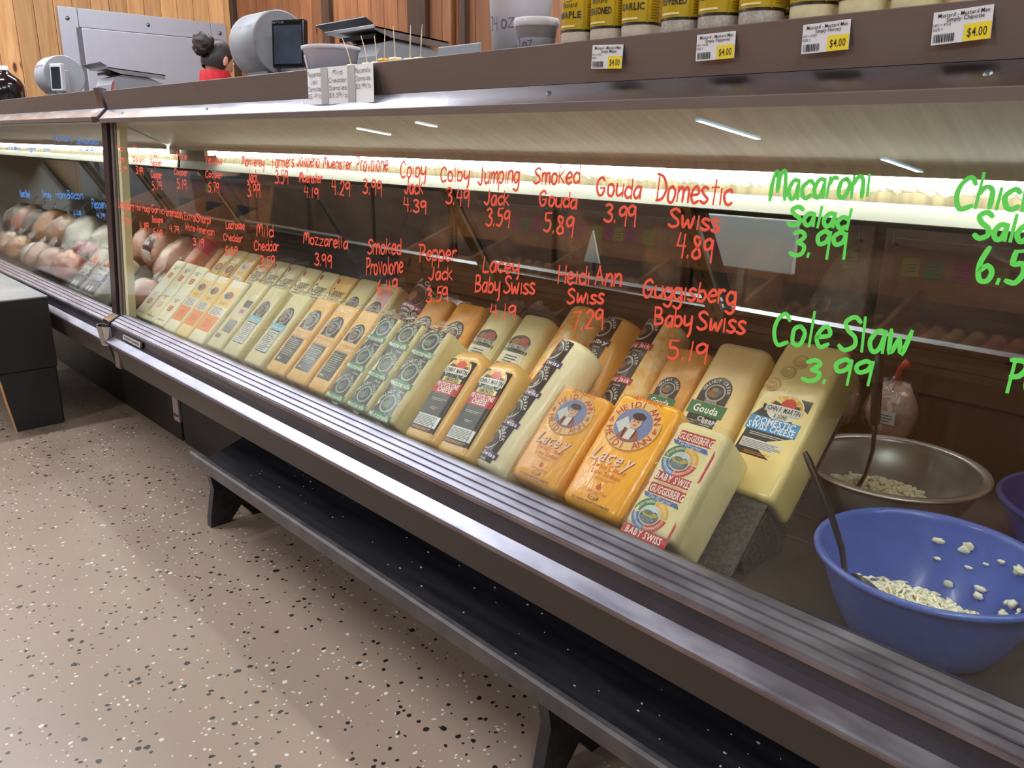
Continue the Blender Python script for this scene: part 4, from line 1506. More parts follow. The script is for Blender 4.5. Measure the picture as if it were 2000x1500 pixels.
def d_lacey(lb, w, L):
    red, pk = (186, 60, 44), (238, 190, 120)
    u, v, ru, rv = -w * 0.02, L * 0.74, w * 0.40, L * 0.215
    lb.ell(u + 0.001, v - 0.0015, ru * 1.03, rv * 1.03, (196, 126, 46), 0, n=32)
    lb.ell(u, v, ru, rv, pk, 1, n=32)
    lb.ell(u, v, ru * 0.70, rv * 0.70, (116, 128, 170), 2, n=28)
    lb.poly([(u - ru * 0.66, v - rv * 0.1), (u - ru * 0.35, v + rv * 0.28), (u - ru * 0.05, v - rv * 0.12), (u - ru * 0.3, v - rv * 0.45)], (206, 206, 206), 3)
    lb.poly([(u - ru * 0.38, v - rv * 0.58), (u - ru * 0.22, v - rv * 0.18), (u + ru * 0.30, v - rv * 0.18), (u + ru * 0.44, v - rv * 0.54), (u, v - rv * 0.69)], (166, 84, 66), 4)
    lb.poly([(u - ru * 0.12, v - rv * 0.60), (u - ru * 0.08, v - rv * 0.16), (u + ru * 0.18, v - rv * 0.16), (u + ru * 0.2, v - rv * 0.58)], (222, 214, 204), 5)
    lb.ell(u + ru * 0.06, v + rv * 0.12, ru * 0.21, rv * 0.28, (222, 176, 140), 5, n=14)
    lb.ell(u + ru * 0.06, v + rv * 0.36, ru * 0.26, rv * 0.16, (82, 62, 60), 6, n=12)
    for sx in (-1, 1):
        lb.ell(u + ru * (0.06 + sx * 0.085), v + rv * 0.15, ru * 0.030, rv * 0.028, (70, 52, 48), 7, n=8)
        lb.poly([(u + ru * (-0.02 + sx * 0.22), v - rv * 0.17), (u + ru * (0.03 + sx * 0.22), v - rv * 0.17), (u + ru * (0.02 + sx * 0.17), v - rv * 0.58), (u + ru * (-0.02 + sx * 0.17), v - rv * 0.58)], (64, 58, 70), 7)
    lb.ell(u + ru * 0.06, v + rv * 0.03, ru * 0.075, rv * 0.045, (178, 72, 66), 7, pi, 2 * pi, n=12)
    lb.arc_text('HEIDI ANN', u, v, ru * 0.845, rv * 0.845, pi * 0.90, pi * 0.10, w * 0.098, red, 3, 'n')
    lb.arc_text('HEIDI ANN', u, v, ru * 0.845, rv * 0.845, pi * 1.10, pi * 1.90, w * 0.098, red, 3, 'n', flip=True)
    lb.text('&', u - ru * 0.86, v, w * 0.08, red, 3, 'n')
    lb.text('&', u + ru * 0.86, v, w * 0.08, red, 3, 'n')
    lb.text('Lacey', -w * 0.02 + 0.0012, L * 0.445 - 0.0008, w * 0.20, (172, 52, 50), 1, 'i', w * 0.66)
    lb.text('Lacey', -w * 0.02, L * 0.445, w * 0.20, (242, 206, 176), 3, 'i', w * 0.66)
    lb.text('Swiss Cheese', 0, L * 0.355, w * 0.08, (214, 96, 54), 1, 'i', w * 0.52)
    lb.text('Low Sodium', 0, L * 0.30, w * 0.07, (206, 92, 44), 1, 'n', w * 0.46)
    lb.lines(-w * 0.16, L * 0.245, w * 0.18, L * 0.27, 2, (222, 128, 40), 1, 0.4)
    lb.poly([(0, L * 0.225), (w * 0.04, L * 0.19), (w * 0.02, L * 0.17), (-w * 0.02, L * 0.17), (-w * 0.04, L * 0.19)], (200, 70, 40), 1)
    lb.text('Lactose Free', 0, L * 0.148, w * 0.05, (206, 92, 44), 1, 'n', w * 0.34)
    lb.ell(0, L * 0.105, w * 0.085, L * 0.024, (150, 92, 30), 1, n=16)
    lb.ell(0, L * 0.105, w * 0.072, L * 0.019, (240, 176, 60), 2, n=16)
    lb.text('free', 0, L * 0.105, w * 0.055, (140, 84, 28), 4, 'i')
    lb.text('NO ADDED GROWTH HORMONES', 0, L * 0.058, w * 0.034, (104, 66, 24), 1, 'b', w * 0.62)
    lb.lines(-w * 0.34, L * 0.025, w * 0.34, L * 0.048, 2, (176, 116, 34), 1, 0.35)
    lb.text('All Natural', 0, L * 0.975, w * 0.09, (206, 84, 34), 1, 'i', w * 0.5)


def d_gugg(lb, w, L):
    red = (198, 48, 54)

    def unit(v0, s):
        lb.rect(-w * 0.46, v0 + s * 0.80, w * 0.44, v0 + s * 0.985, red, 0)
        lb.text('GUGGISBERG', w * 0.0, v0 + s * 0.89, s * 0.125, (246, 238, 226), 2, "b", w * 0.66)
        lb.poly([(-w * 0.40, v0 + s * 0.79), (w * 0.28, v0 + s * 0.77), (w * 0.34, v0 + s * 0.69), (w * 0.20, v0 + s * 0.70), (-w * 0.34, v0 + s * 0.72)], (62, 104, 176), 2)
        lb.text('The Original', -w * 0.05, v0 + s * 0.745, s * 0.055, (238, 240, 246), 4, 'i', w * 0.46, rot=-0.03)
        u, v, R = -w * 0.08, v0 + s * 0.45, w * 0.335
        for k, cc in enumerate(((238, 180, 56), (58, 128, 86), (66, 116, 184), (206, 60, 62))):
            lb.ell(u, v, R, R * 0.90, cc, 1, pi / 2 * k + 0.04, pi / 2 * (k + 1) - 0.04, 32, 0.60)
        for k in range(4):
            lb.arc_text('GUGGISBERG', u, v, R * 0.80, R * 0.72, pi / 2 * (k + 1) - 0.1, pi / 2 * k + 0.1, s * 0.042, (236, 226, 190), 2, 'b')
        lb.ell(u, v, R * 0.57, R * 0.51, (206, 210, 206), 1)
        lb.ell(u, v - R * 0.10, R * 0.52, R * 0.36, (84, 102, 112), 2)
        lb.ell(u, v + R * 0.02, R * 0.46, R * 0.15, (186, 164, 84), 3, n=14)
        lb.ell(u - R * 0.1, v + R * 0.10, R * 0.26, R * 0.12, (96, 122, 84), 4, n=12)
        lb.ell(u, v + R * 0.27, R * 0.26, R * 0.12, (196, 214, 226), 3, n=12)
        lb.lines(u - R * 0.40, v - R * 0.36, u + R * 0.40, v - R * 0.06, 4, (178, 186, 190), 4, 0.3)
        lb.rect(w * 0.40, v0 + s * 0.20, w * 0.44, v0 + s * 0.80, red, 0)
        lb.rect(-w * 0.48, v0 + s * 0.035, w * 0.44, v0 + s * 0.20, red, 0)
        lb.text('BABY SWISS', w * 0.0, v0 + s * 0.118, s * 0.115, (246, 238, 226), 2, "b", w * 0.70)
        lb.text('Swiss Cheese', 0, v0 + s * 0.01, s * 0.03, red, 1, 'n', w * 0.5)
    unit(L * 0.415, L * 0.50)
    unit(-L * 0.085, L * 0.50)


def d_gugg_fix(lb, w, L):
    d_gugg(lb, w, L)


# ---- back row designs
def d_blackyellow(lb, w, L):
    lb.rect(-w * 0.34, L * 0.50, w * 0.40, L * 0.74, (58, 50, 40), 0)
    lb.rect(-w * 0.31, L * 0.505, w * 0.37, L * 0.735, (226, 178, 70), 1)
    lb.ell(w * 0.03, L * 0.63, w * 0.28, L * 0.075, (62, 62, 60), 2)
    lb.ell(w * 0.10, L * 0.64, w * 0.11, L * 0.04, (212, 74, 46), 3)
    lb.lines(-w * 0.22, L * 0.52, w * 0.28, L * 0.55, 2, (150, 92, 36), 2)
    for k in range(10):
        lb.rect(-w * 0.46, L * (0.44 + 0.045 * k), -w * 0.42, L * (0.46 + 0.045 * k), (250, 240, 214), 1)
    lb.rect(-w * 0.34, L * 0.42, w * 0.40, L * 0.50, (208, 64, 44), 0)


def d_cooper(lb, w, L):
    blk = (52, 46, 36)
    lb.text('Cooper', 0, L * 0.74, w * 0.30, blk, 1, 'i', w * 0.80)
    lb.rect(-w * 0.38, L * 0.665, w * 0.14, L * 0.675, blk, 1, sk=0.0)
    lb.text('SHARP', -w * 0.12, L * 0.635, w * 0.085, blk, 1, 'b', w * 0.34)
    lb.ell(w * 0.22, L * 0.645, w * 0.075, L * 0.026, blk, 1)
    lb.ell(w * 0.22, L * 0.645, w * 0.055, L * 0.019, (206, 192, 146), 2)
    lb.text('AMERICAN CHEESE', -w * 0.02, L * 0.59, w * 0.06, blk, 1, 'b', w * 0.60)
    lb.poly([(-w * 0.40, L * 0.93), (-w * 0.28, L * 0.93), (-w * 0.24, L * 0.86), (-w * 0.36, L * 0.86)], (178, 56, 56), 1)
    lb.lines(-w * 0.28, L * 0.52, w * 0.30, L * 0.56, 2, (140, 124, 90), 1)
    lb.text('Cooper', 0, L * 0.32, w * 0.30, blk, 1, 'i', w * 0.80)


def d_farmer(rib, word, second=None):
    def d(lb, w, L):
        if second:
            lb.rect(-w * 0.2, L * 0.62, w * 0.44, L * 0.90, second, 0)
        walnut(lb, 0, L * 0.60, w * 0.62, rib, word, 0.26, (50, 46, 46))
        lb.rect(-w * 0.32, L * 0.20, w * 0.30, L * 0.40, (58, 54, 52), 0)
    return d


def d_muenster(lb, w, L):
    walnut(lb, -w * 0.02, L * 0.60, w * 0.66, (36, 66, 48), 'Muenster', 0.26, (48, 44, 42))
    lb.rect(-w * 0.32, L * 0.18, w * 0.30, L * 0.34, (58, 54, 52), 0)


def d_whitemartin(lb, w, L):
    lb.rect(-w * 0.36, L * 0.16, w * 0.38, L * 0.58, (222, 220, 210), 0)
    lb.rect(-w * 0.36, L * 0.55, w * 0.38, L * 0.585, (46, 98, 72), 1)
    lb.ell(0, L * 0.66, w * 0.34, L * 0.09, (60, 52, 48), 1)
    lb.ell(w * 0.10, L * 0.68, w * 0.16, L * 0.05, (176, 70, 66), 2)
    lb.ell(-w * 0.12, L * 0.665, w * 0.12, L * 0.04, (150, 108, 70), 2)
    lb.rect(-w * 0.36, L * 0.59, w * 0.36, L * 0.635, (222, 222, 216), 3)
    lb.text('JOHN F. MARTIN', 0, L * 0.612, w * 0.11, (52, 48, 46), 5, 'b', w * 0.64)
    lb.lines(-w * 0.2, L * 0.44, w * 0.22, L * 0.53, 3, (96, 96, 92), 1, 0.4)
    lb.rect(-w * 0.34, L * 0.355, w * 0.38, L * 0.42, (206, 58, 44), 1, sk=0.0)
    lb.text('PROVOLONE', 0.001, L * 0.388, w * 0.10, (240, 232, 222), 3, 'b', w * 0.5)
    lb.lines(-w * 0.24, L * 0.26, w * 0.24, L * 0.33, 2, (112, 112, 106), 1, 0.35)


def d_gouda(lb, w, L):
    L0, L = L, 0.25
    lb.cv = L0 * 0.60 - 0.405 * L
    walnut(lb, -w * 0.04, L * 0.405, w * 0.56, (44, 106, 64), 'Gouda', 0.34, (48, 46, 46))
    lb.text('Cheese', w * 0.09, L * 0.405 - w * 0.555, w * 0.085, (226, 224, 220), 3, 'b')
    lb.rect(-w * 0.32, L * 0.03, w * 0.24, L * 0.405 - w * 0.48, (48, 46, 46), 0)
    lb.rect(-w * 0.02, L * 0.05, w * 0.22, L * 0.15, (26, 26, 28), 1)
    lb.text('Nutrition Facts', w * 0.10, L * 0.138, w * 0.045, (236, 236, 230), 3, 'b', w * 0.21)
    lb.lines(-w * 0.01, L * 0.055, w * 0.21, L * 0.128, 5, (216, 216, 210), 2, 0.3)
    lb.lines(-w * 0.29, L * 0.06, -w * 0.06, L * 0.15, 5, (150, 148, 144), 2, 0.3)


def d_domestic(lb, w, L):
    a = w * 0.40
    c = -w * 0.02
    lb.poly([(c - a, L * 0.22), (c + a, L * 0.22), (c + a, L * 0.62), (c - a * 0.8, L * 0.62), (c - a * 0.72, L * 0.52), (c - a, L * 0.46), (c - a * 0.92, L * 0.36)], (54, 52, 54), 0)
    martin(lb, c + a * 0.12, L * 0.545, a * 1.42)
    lb.rect(c - a, L * 0.375, c + a, L * 0.465, (50, 140, 202), 2)
    lb.text('DOMESTIC', c + 0.002, L * 0.440, a * 0.26, (236, 242, 246), 4, 'b', a * 1.6)
    lb.text('SWISS CHEESE', c, L * 0.402, a * 0.26, (236, 242, 246), 4, 'b', a * 1.86)
    lb.lines(c - a * 0.7, L * 0.345, c + a * 0.8, L * 0.368, 2, (196, 194, 190), 2, 0.4)
    lb.rect(c - a * 0.86, L * 0.262, c + a * 0.86, L * 0.318, (214, 214, 208), 2)
    lb.lines(c - a * 0.82, L * 0.268, c + a * 0.82, L * 0.314, 5, (104, 104, 104), 3, 0.4)
    lb.lines(c - a * 0.6, L * 0.23, c + a * 0.5, L * 0.25, 2, (206, 130, 60), 2, 0.4)


# ---- materials
C_WHITE = cheese_mat('cheese_white', (232, 228, 190), (240, 236, 204), 10)
C_YELLOW = cheese_mat('cheese_yellow', (240, 206, 132), (246, 216, 150), 10)
C_PALE = cheese_mat('cheese_pale', (226, 218, 170), (238, 230, 186), 12)
C_CHED = cheese_mat('cheese_cheddar', (246, 192, 106), (252, 206, 126), 10)
C_MOZZ = cheese_mat('cheese_mozzarella', (230, 224, 176), (242, 236, 194), 14)
C_SMPROV = cheese_mat('cheese_smoked_provolone', (224, 182, 112), (234, 196, 130), 9, 0.32)
C_ROUND = cheese_mat('cheese_round', (232, 226, 192), (242, 236, 206), 16, wr=0.5)
C_BAG = cheese_mat('orange_bag', (246, 166, 36), (252, 182, 58), 6, 0.30, 0.5, 0.55)
C_GUGG = cheese_mat('cheese_baby_swiss', (238, 224, 168), (244, 232, 184), 10, wr=0.4)
C_TAN = cheese_mat('cheese_tan', (226, 214, 166), (236, 224, 180), 8)
C_TANY = cheese_mat('cheese_tan_yellow', (234, 190, 112), (242, 200, 126), 8)
C_MUEN = cheese_mat('cheese_muenster', (216, 142, 56), (240, 174, 86), 26)
C_PROV = cheese_mat('cheese_provolone', (236, 222, 164), (244, 232, 182), 10)
C_MARB = cheese_mat('cheese_marbled', (240, 162, 68), (248, 230, 172), 34, 0.4)
C_COLBY = cheese_mat('cheese_colby', (232, 168, 82), (240, 180, 98), 12)
C_JACK = cheese_mat('cheese_marbled_pepper', (242, 174, 82), (250, 234, 180), 40, 0.4)
C_SMGOUDA = cheese_mat('cheese_smoked_gouda', (202, 142, 72), (226, 170, 100), 30)
C_GOUDA = cheese_mat('cheese_gouda', (232, 204, 146), (240, 214, 160), 8, 0.4)
C_SWISS = cheese_mat('cheese_swiss', (234, 212, 142), (242, 222, 160), 8, 0.3, 0.5)

# ------------------------------------------------------------------ front row, left to right
T = 0.095
FR = 'loaves in the front row of the rack'
rowA = [(-2.930, 0.088, 'leftmost of three plain pale loaves with small red prints, beside the cream post'),
        (-2.838, 0.090, 'middle of three plain pale loaves with small red prints'),
        (-2.746, 0.090, 'plain pale loaf with small red prints, touching an orange-labelled loaf')]
for i, (x, w, lab) in enumerate(rowA):
    cheese('cheese_loaf', lab, 'cheese', x, w, 0.252, T, C_WHITE, 1, 0.002, 0.008, 0.006, seed=i, design=d_white, group=FR)
for i, (x, w, lab, mt) in enumerate([(-2.650, 0.095, 'white loaf with orange and white label, left of the yellow one', C_WHITE),
                                     (-2.553, 0.092, 'yellow loaf with orange and white label between two white ones', C_YELLOW),
                                     (-2.447, 0.108, 'wide white loaf with orange and white label, right side showing', C_WHITE)]):
    cheese('cheese_loaf', lab, 'cheese', x, w, 0.245, T, mt, 1, -0.003, 0.010, 0.008, seed=10 + i, design=d_orange, group=FR)
W1 = dict(over=0.026)
for i, (x, w, lab, ds) in enumerate([(-2.322, 0.100, 'clear wrapped pale loaf with broken black label, next to orange-labelled ones', d_partial),
                                     (-2.212, 0.100, 'wrapped pale loaf with pale blue ribbon label, left of its twin', d_blue),
                                     (-2.072, 0.104, 'wrapped pale loaf with pale blue ribbon label beside the cheddar', d_blue)]):
    cheese('cheese_loaf', lab, 'cheese', x, w, 0.250, T, C_PALE, 1, 0.004, 0.012, 0.008, seed=20 + i, design=ds, group=FR, wrap=W1)
for i, (x, w, lab) in enumerate([(-1.946, 0.104, 'leftmost orange-yellow cheddar loaf with black label, in clear wrap'),
                                 (-1.834, 0.104, 'middle orange-yellow cheddar loaf with black label, in clear wrap'),
                                 (-1.729, 0.092, 'orange-yellow cheddar loaf with black label touching the mozzarella')]):
    cheese('cheese_loaf', lab, 'cheese', x, w, 0.252, T, C_CHED, 1, 0.006, 0.012, 0.008, seed=30 + i, design=d_cheddar, group=FR, wrap=W1)
for i, (x, w, lab) in enumerate([(-1.634, 0.086, 'leftmost mozzarella loaf with full-length dark green label, in loose plastic'),
                                 (-1.541, 0.086, 'middle mozzarella loaf with full-length dark green label, in loose plastic'),
                                 (-1.446, 0.092, 'rightmost mozzarella loaf with full-length dark green label, pale side showing')]):
    cheese('cheese_loaf', lab, 'cheese', x, w, 0.252, 0.100, C_MOZZ, 1, 0.004, 0.012, 0.008, lump=0.0006, seed=40 + i, design=d_mozz, group=FR, wrap=dict(over=0.03, up=0.006))
for i, (x, w, lab) in enumerate([(-1.303, 0.108, 'round-topped smoked provolone with black and red label, left of its twin'),
                                 (-1.190, 0.106, 'round-topped smoked provolone with black and red label, beside the white log')]):
    cheese('cheese_loaf', lab, 'cheese', x, w, 0.242, 0.098, C_SMPROV, 1, -0.004, 0.026, 0.010, seed=50 + i, design=d_prov, group=FR, yaw=0.05, dome=0.05)
cheese('cheese_log', 'thick white baby swiss log with black and purple striped wrapper', 'cheese', -1.083, 0.098, 0.315, 0.108, C_ROUND, 1, -0.004, 0.0490, 0.016,
       seed=61, design=stripe_log('Baby Swiss', (84, 66, 106), (54, 52, 58), -0.022, 0.036, 4), yaw=-0.07, lift=0.001)
cheese('cheese_bag', 'bright orange swiss cheese bag with oval portrait, shorter and creased', 'cheese', -0.9575, 0.120, 0.205, 0.100, C_BAG, 1, 0.004, 0.014, 0.012,
       bulge=0.03, lump=0.0015, seed=71, lift=0.0042, design=d_lacey, group=FR, wrap=dict(over=0.012, up=0.0025, tail=False), part='bag')
cheese('cheese_bag', 'bright orange swiss cheese bag with oval portrait, full and smooth, beside red-white loaf', 'cheese', -0.820, 0.133, 0.232, 0.100, C_BAG, 1, 0.000, 0.018, 0.014,
       bulge=0.04, lump=0.0012, seed=72, lift=0.0042, design=d_lacey, group=FR, part='bag')
cheese('cheese_loaf', 'short pale baby swiss loaf with two red, blue and green round labels', 'cheese', -0.692, 0.098, 0.205, 0.112, C_GUGG, 1, 0.002, 0.014, 0.012,
       lump=0.001, seed=81, lift=0.0012, design=d_gugg, group=FR, wrap=dict(over=0.012, up=0.0025, tail=False))

# ------------------------------------------------------------------ back row, left to right
BR = 'loaves in the back row of the rack'


def back(name, lab, xc, w, vtop, L, mat, t=0.093, **kw):
    return cheese(name, lab, 'cheese', xc, w, L, t, mat, 2, vtop - L, group=BR, **kw)


for i, (x, w, lab, mt) in enumerate([(-2.905, 0.082, 'leftmost tan back-row loaf with yellow and black label, behind white loaves', C_TAN),
                                     (-2.818, 0.082, 'middle tan back-row loaf with yellow and black label', C_TAN),
                                     (-2.722, 0.098, 'orange-tan back-row loaf with white print, right of the yellow-labelled ones', C_TANY)]):
    back('cheese_loaf', lab, x, w, 0.145, 0.245, mt, seed=100 + i, design=d_blackyellow if i < 2 else d_orange)
xs = [(-2.612, 0.092), (-2.512, 0.092), (-2.412, 0.092), (-2.312, 0.094), (-2.208, 0.094), (-2.108, 0.094)]
for i, (x, w) in enumerate(xs):
    names = ['shiny-wrapped tan loaf with black script, leftmost in the back row of six', 'shiny-wrapped tan loaf with black script, second in the back row of six',
             'shiny-wrapped tan loaf with black script, third in the back row of six', 'tan loaf with clear black script name, behind the blue-ribbon loaf',
             'tan loaf with clear black script name, next to the orange one', 'orange-tan loaf with black script name, left of blue-ribbon badges']
    back('cheese_loaf', names[i], x, w, 0.136, 0.245, C_TANY if i == 5 else C_TAN, seed=110 + i, design=d_cooper, r=0.007, er=0.006,
         wrap=dict(over=0.03) if i < 3 else None)
back('cheese_loaf', 'pale farmers loaf with round badge and blue ribbon, left of its pink-patched twin', -2.004, 0.096, 0.142, 0.245, C_PROV, seed=121, design=d_farmer((54, 76, 158), 'Farmers'), wrap=dict(over=0.03))
back('cheese_loaf', 'pale loaf with round badge, blue ribbon and pink patch', -1.894, 0.100, 0.142, 0.245, C_PROV, seed=122, design=d_farmer((54, 76, 158), 'Monterey Jack', (226, 160, 170)), wrap=dict(over=0.04))
back('cheese_log', 'thin log in black wrapper with magenta stripe, in the back row', -1.776, 0.094, 0.162, 0.262, C_PROV, t=0.093, r=0.046, er=0.014, seed=123,
     design=stripe_log('Farmers', (150, 54, 116), (50, 44, 50), 0.0, 0.060, 3))
back('cheese_loaf', 'brown-orange muenster loaf with round badge, left of its twin', -1.660, 0.098, 0.134, 0.240, C_MUEN, seed=124, design=d_muenster, wrap=dict(over=0.03))
back('cheese_loaf', 'brown-orange muenster loaf with round badge and dark green ribbon, beside white labels', -1.538, 0.108, 0.138, 0.240, C_MUEN, seed=125, design=d_muenster)
back('cheese_loaf', 'pale provolone with white and red label, left of its twin, plastic ears up', -1.420, 0.098, 0.140, 0.245, C_PROV, seed=126, design=d_whitemartin, r=0.022, wrap=dict(over=0.045))
back('cheese_loaf', 'pale provolone with white and red label, touching the marbled log', -1.310, 0.098, 0.146, 0.245, C_PROV, seed=127, design=d_whitemartin, r=0.022, wrap=dict(over=0.05))
back('cheese_log', 'orange and white marbled colby jack log without a stripe', -1.196, 0.104, 0.196, 0.275, C_MARB, t=0.100, r=0.048, er=0.016, seed=128)
back('cheese_log', 'orange colby log with black badge wrapper, behind the white log', -1.090, 0.100, 0.186, 0.270, C_COLBY, t=0.098, r=0.047, er=0.016, seed=129,
     design=stripe_log('Colby', (92, 40, 50), (54, 48, 50), -0.018, 0.034, 3))
back('cheese_log', 'marbled pepper log with black wrapper and red ribbons', -0.984, 0.102, 0.202, 0.280, C_JACK, t=0.100, r=0.048, er=0.016, seed=130,
     design=stripe_log('Jumping Jack', (186, 46, 56), (54, 50, 50), -0.022, 0.036, 3))
back('cheese_loaf', 'brown smoked gouda loaf with green ribbon, mostly hidden', -0.883, 0.090, 0.150, 0.245, C_SMGOUDA, t=0.088, seed=131, design=d_gouda)
back('cheese_loaf', 'large smooth tan gouda loaf with green ribbon label', -0.775, 0.110, 0.178, 0.284, C_GOUDA, t=0.100, r=0.018, er=0.016, seed=132, design=d_gouda)
dsw = back('cheese_loaf', 'big holey domestic swiss block with black and blue label at the row end', -0.644, 0.118, 0.210, 0.316, C_SWISS, t=0.098, lift=0.0024, r=0.014, er=0.012, lump=0.0022, seed=133, design=d_domestic)
# eyes of the swiss: shallow rimmed pits on the exposed top
eye = plain('swiss_eye', (214, 186, 120), 0.2, 0, 0.6)
for q, (u, v, r_) in enumerate(((-0.012, 0.268, 0.013), (-0.024, 0.242, 0.012), (-0.040, 0.212, 0.013))):
    m = MB()
    m.lathe([(r_ * 1.10, 0.0), (r_ * 0.98, 0.0010), (r_ * 0.80, -0.0002), (r_ * 0.45, -0.0012), (0.0, -0.0016)], (0, 0, 0), 20, 'z', cap=False)
    e = m.build('eye_hole', eye, dsw)
    e.location = (u, v, 0.1003)
# ------------------------------------------------------------------ store fixtures: twin-tube strips hung under the ceiling
M_FIX = plain('fixture_white', (226, 226, 222), 0.5)
M_FIXTUBE = emit('store_tube', (232, 244, 255), 9.0)
M_FIXTUBE2 = emit('store_tube_daylight', (150, 218, 255), 7.0)
fx = thing('ceiling_light', 'twin-tube strip light', 'lamp', (0, 0, 3.45), group='twin-tube strip lights under the ceiling')
m = MB()
m.box(-0.09, 0.09, -1.2, 1.2, 0.0, 0.07, bev=0.006)
m.box(-0.004, 0.004, -1.2, 1.2, 0.07, 0.15)
m.build('housing', M_FIX, fx)
for sx in (-0.045, 0.045):
    m = MB()
    m.lathe([(0.018, -1.17), (0.018, 1.17)], (sx, 0, -0.03), 10, 'y')
    m.build('tube', M_FIXTUBE, fx)
spots = [(-10.8, -0.8, 'store'), (-4.1, 0.0, 'store'), (1.4, 0.0, 'store'), (-6.6, -3.6, 'store'), (-2.2, -3.6, 'store'), (2.2, -3.6, 'store'),
         (-9.66, -13.2, ''), (-8.1, -18.4, ''), (-22.9, -13.4, ''), (-18.6, -12.2, ''), (-14.0, -4.0, 'store'), (-5.4, 2.9, 'work'), (-2.4, 2.9, 'work'), (0.2, 2.9, 'work'), (-5.5, 0.0, 'half'), (-6.9, 0.0, 'half'), (-8.6, 0.0, 'half')]
for i, (x, y, k) in enumerate(spots):
    lab = 'white twin-tube strip light, ' + ('over the aisle before the deli case' if y == 0.0 else 'behind the counter, near the pine wall' if y > 0 else 'deeper in the store, mirrored in the front glass')
    f_ = fx if i == 0 else dup(fx, label=lab)
    f_.location = (x, y, 3.45)
    f_['label'] = lab
    if k:
        area_lamp('strip_lamp', (0, 0, -0.056), 0.16, 1.6 if k == 'work' else 2.3, {'store': LAMP_STORE, 'half': LAMP_STORE * 0.17, 'work': LAMP_WORK_FILL}[k], (0.90, 0.945, 1.0), f_)
    if k == 'work':  # unseen strips added to light the pine wall and, through rear doors, the bowls
        f_.scale = (1, 0.75, 1)
    if x < -18:
        f_.scale = (1, 0.55 if x < -20 else 0.3, 1)
    if -10 < x < -8:
        for t_ in f_.children:
            if t_.name.startswith('tube'):
                t_.data = t_.data.copy()
                t_.data.materials[0] = M_FIXTUBE2

# ------------------------------------------------------------------ wrapped meats
M_WRAP = glass_mat('meat_wrap', (0.95, 0.95, 0.94), 0.06, 0.14, 0.17, bump=(60, 1.0))


def meat_mat(name, a, b):
    return cheese_mat(name, a, b, 16, 0.30, 0.8, 1.0)


MEAT = {'brown': meat_mat('meat_brown', (174, 111, 67), (220, 153, 99)), 'ham': meat_mat('meat_ham', (220, 139, 111), (246, 174, 143)),
        'pink': meat_mat('meat_pink', (236, 164, 148), (246, 199, 183)), 'dark': meat_mat('meat_dark', (85, 51, 46), (120, 78, 67)),
        'grey': meat_mat('meat_grey', (174, 164, 146), (227, 220, 206)), 'orange': meat_mat('meat_orange', (220, 136, 76), (246, 176, 113)),
        'red': meat_mat('meat_red', (206, 106, 88), (238, 146, 122)), 'plastic': meat_mat('meat_in_foil', (204, 199, 190), (246, 245, 238))}


def meat(label, x, row, r, kind, yaw=0.0, seed=0, wrap=True, ds=0.0):
    rx, ry, rz = r
    y, z = sw((1.138 if row == 1 else 1.345) + ds, (-0.4120 if row == 1 else -0.5160) + rz * 1.13 + 0.003)
    o = thing('wrapped_meat', label, 'meat', (x, y, z), (radians(45), 0, yaw), 'shrink-wrapped meats in the case')
    m = MB()
    m.ball((0, 0, 0), (rx, ry, rz), 28, 18, 0, 0.16, seed, 1.6)
    m.build('meat', MEAT[kind], o)
    if wrap:
        m = MB()
        m.ball((0, 0, 0), (rx * 1.03 + 0.002, ry * 1.03 + 0.002, rz * 1.03 + 0.002), 28, 18, 0, 0.16, seed, 1.6)
        m.build('shrink_wrap', M_WRAP, o)

        def ear(a, b):
            return ((a - 0.5) * rx * 1.1 + 0.01 * noise.noise(Vector((a * 6, seed, 0))), ry * 0.93 + b * 0.07 * (0.7 + noise.noise(Vector((a * 3, seed, 4)))),
                    0.012 * noise.noise(Vector((a * 9, b * 5, seed))))
        m = MB()
        m.grid(ear, 14, 5)
        m.build('wrap_ear', M_FILM_EDGE, o, fix=False)
    return o


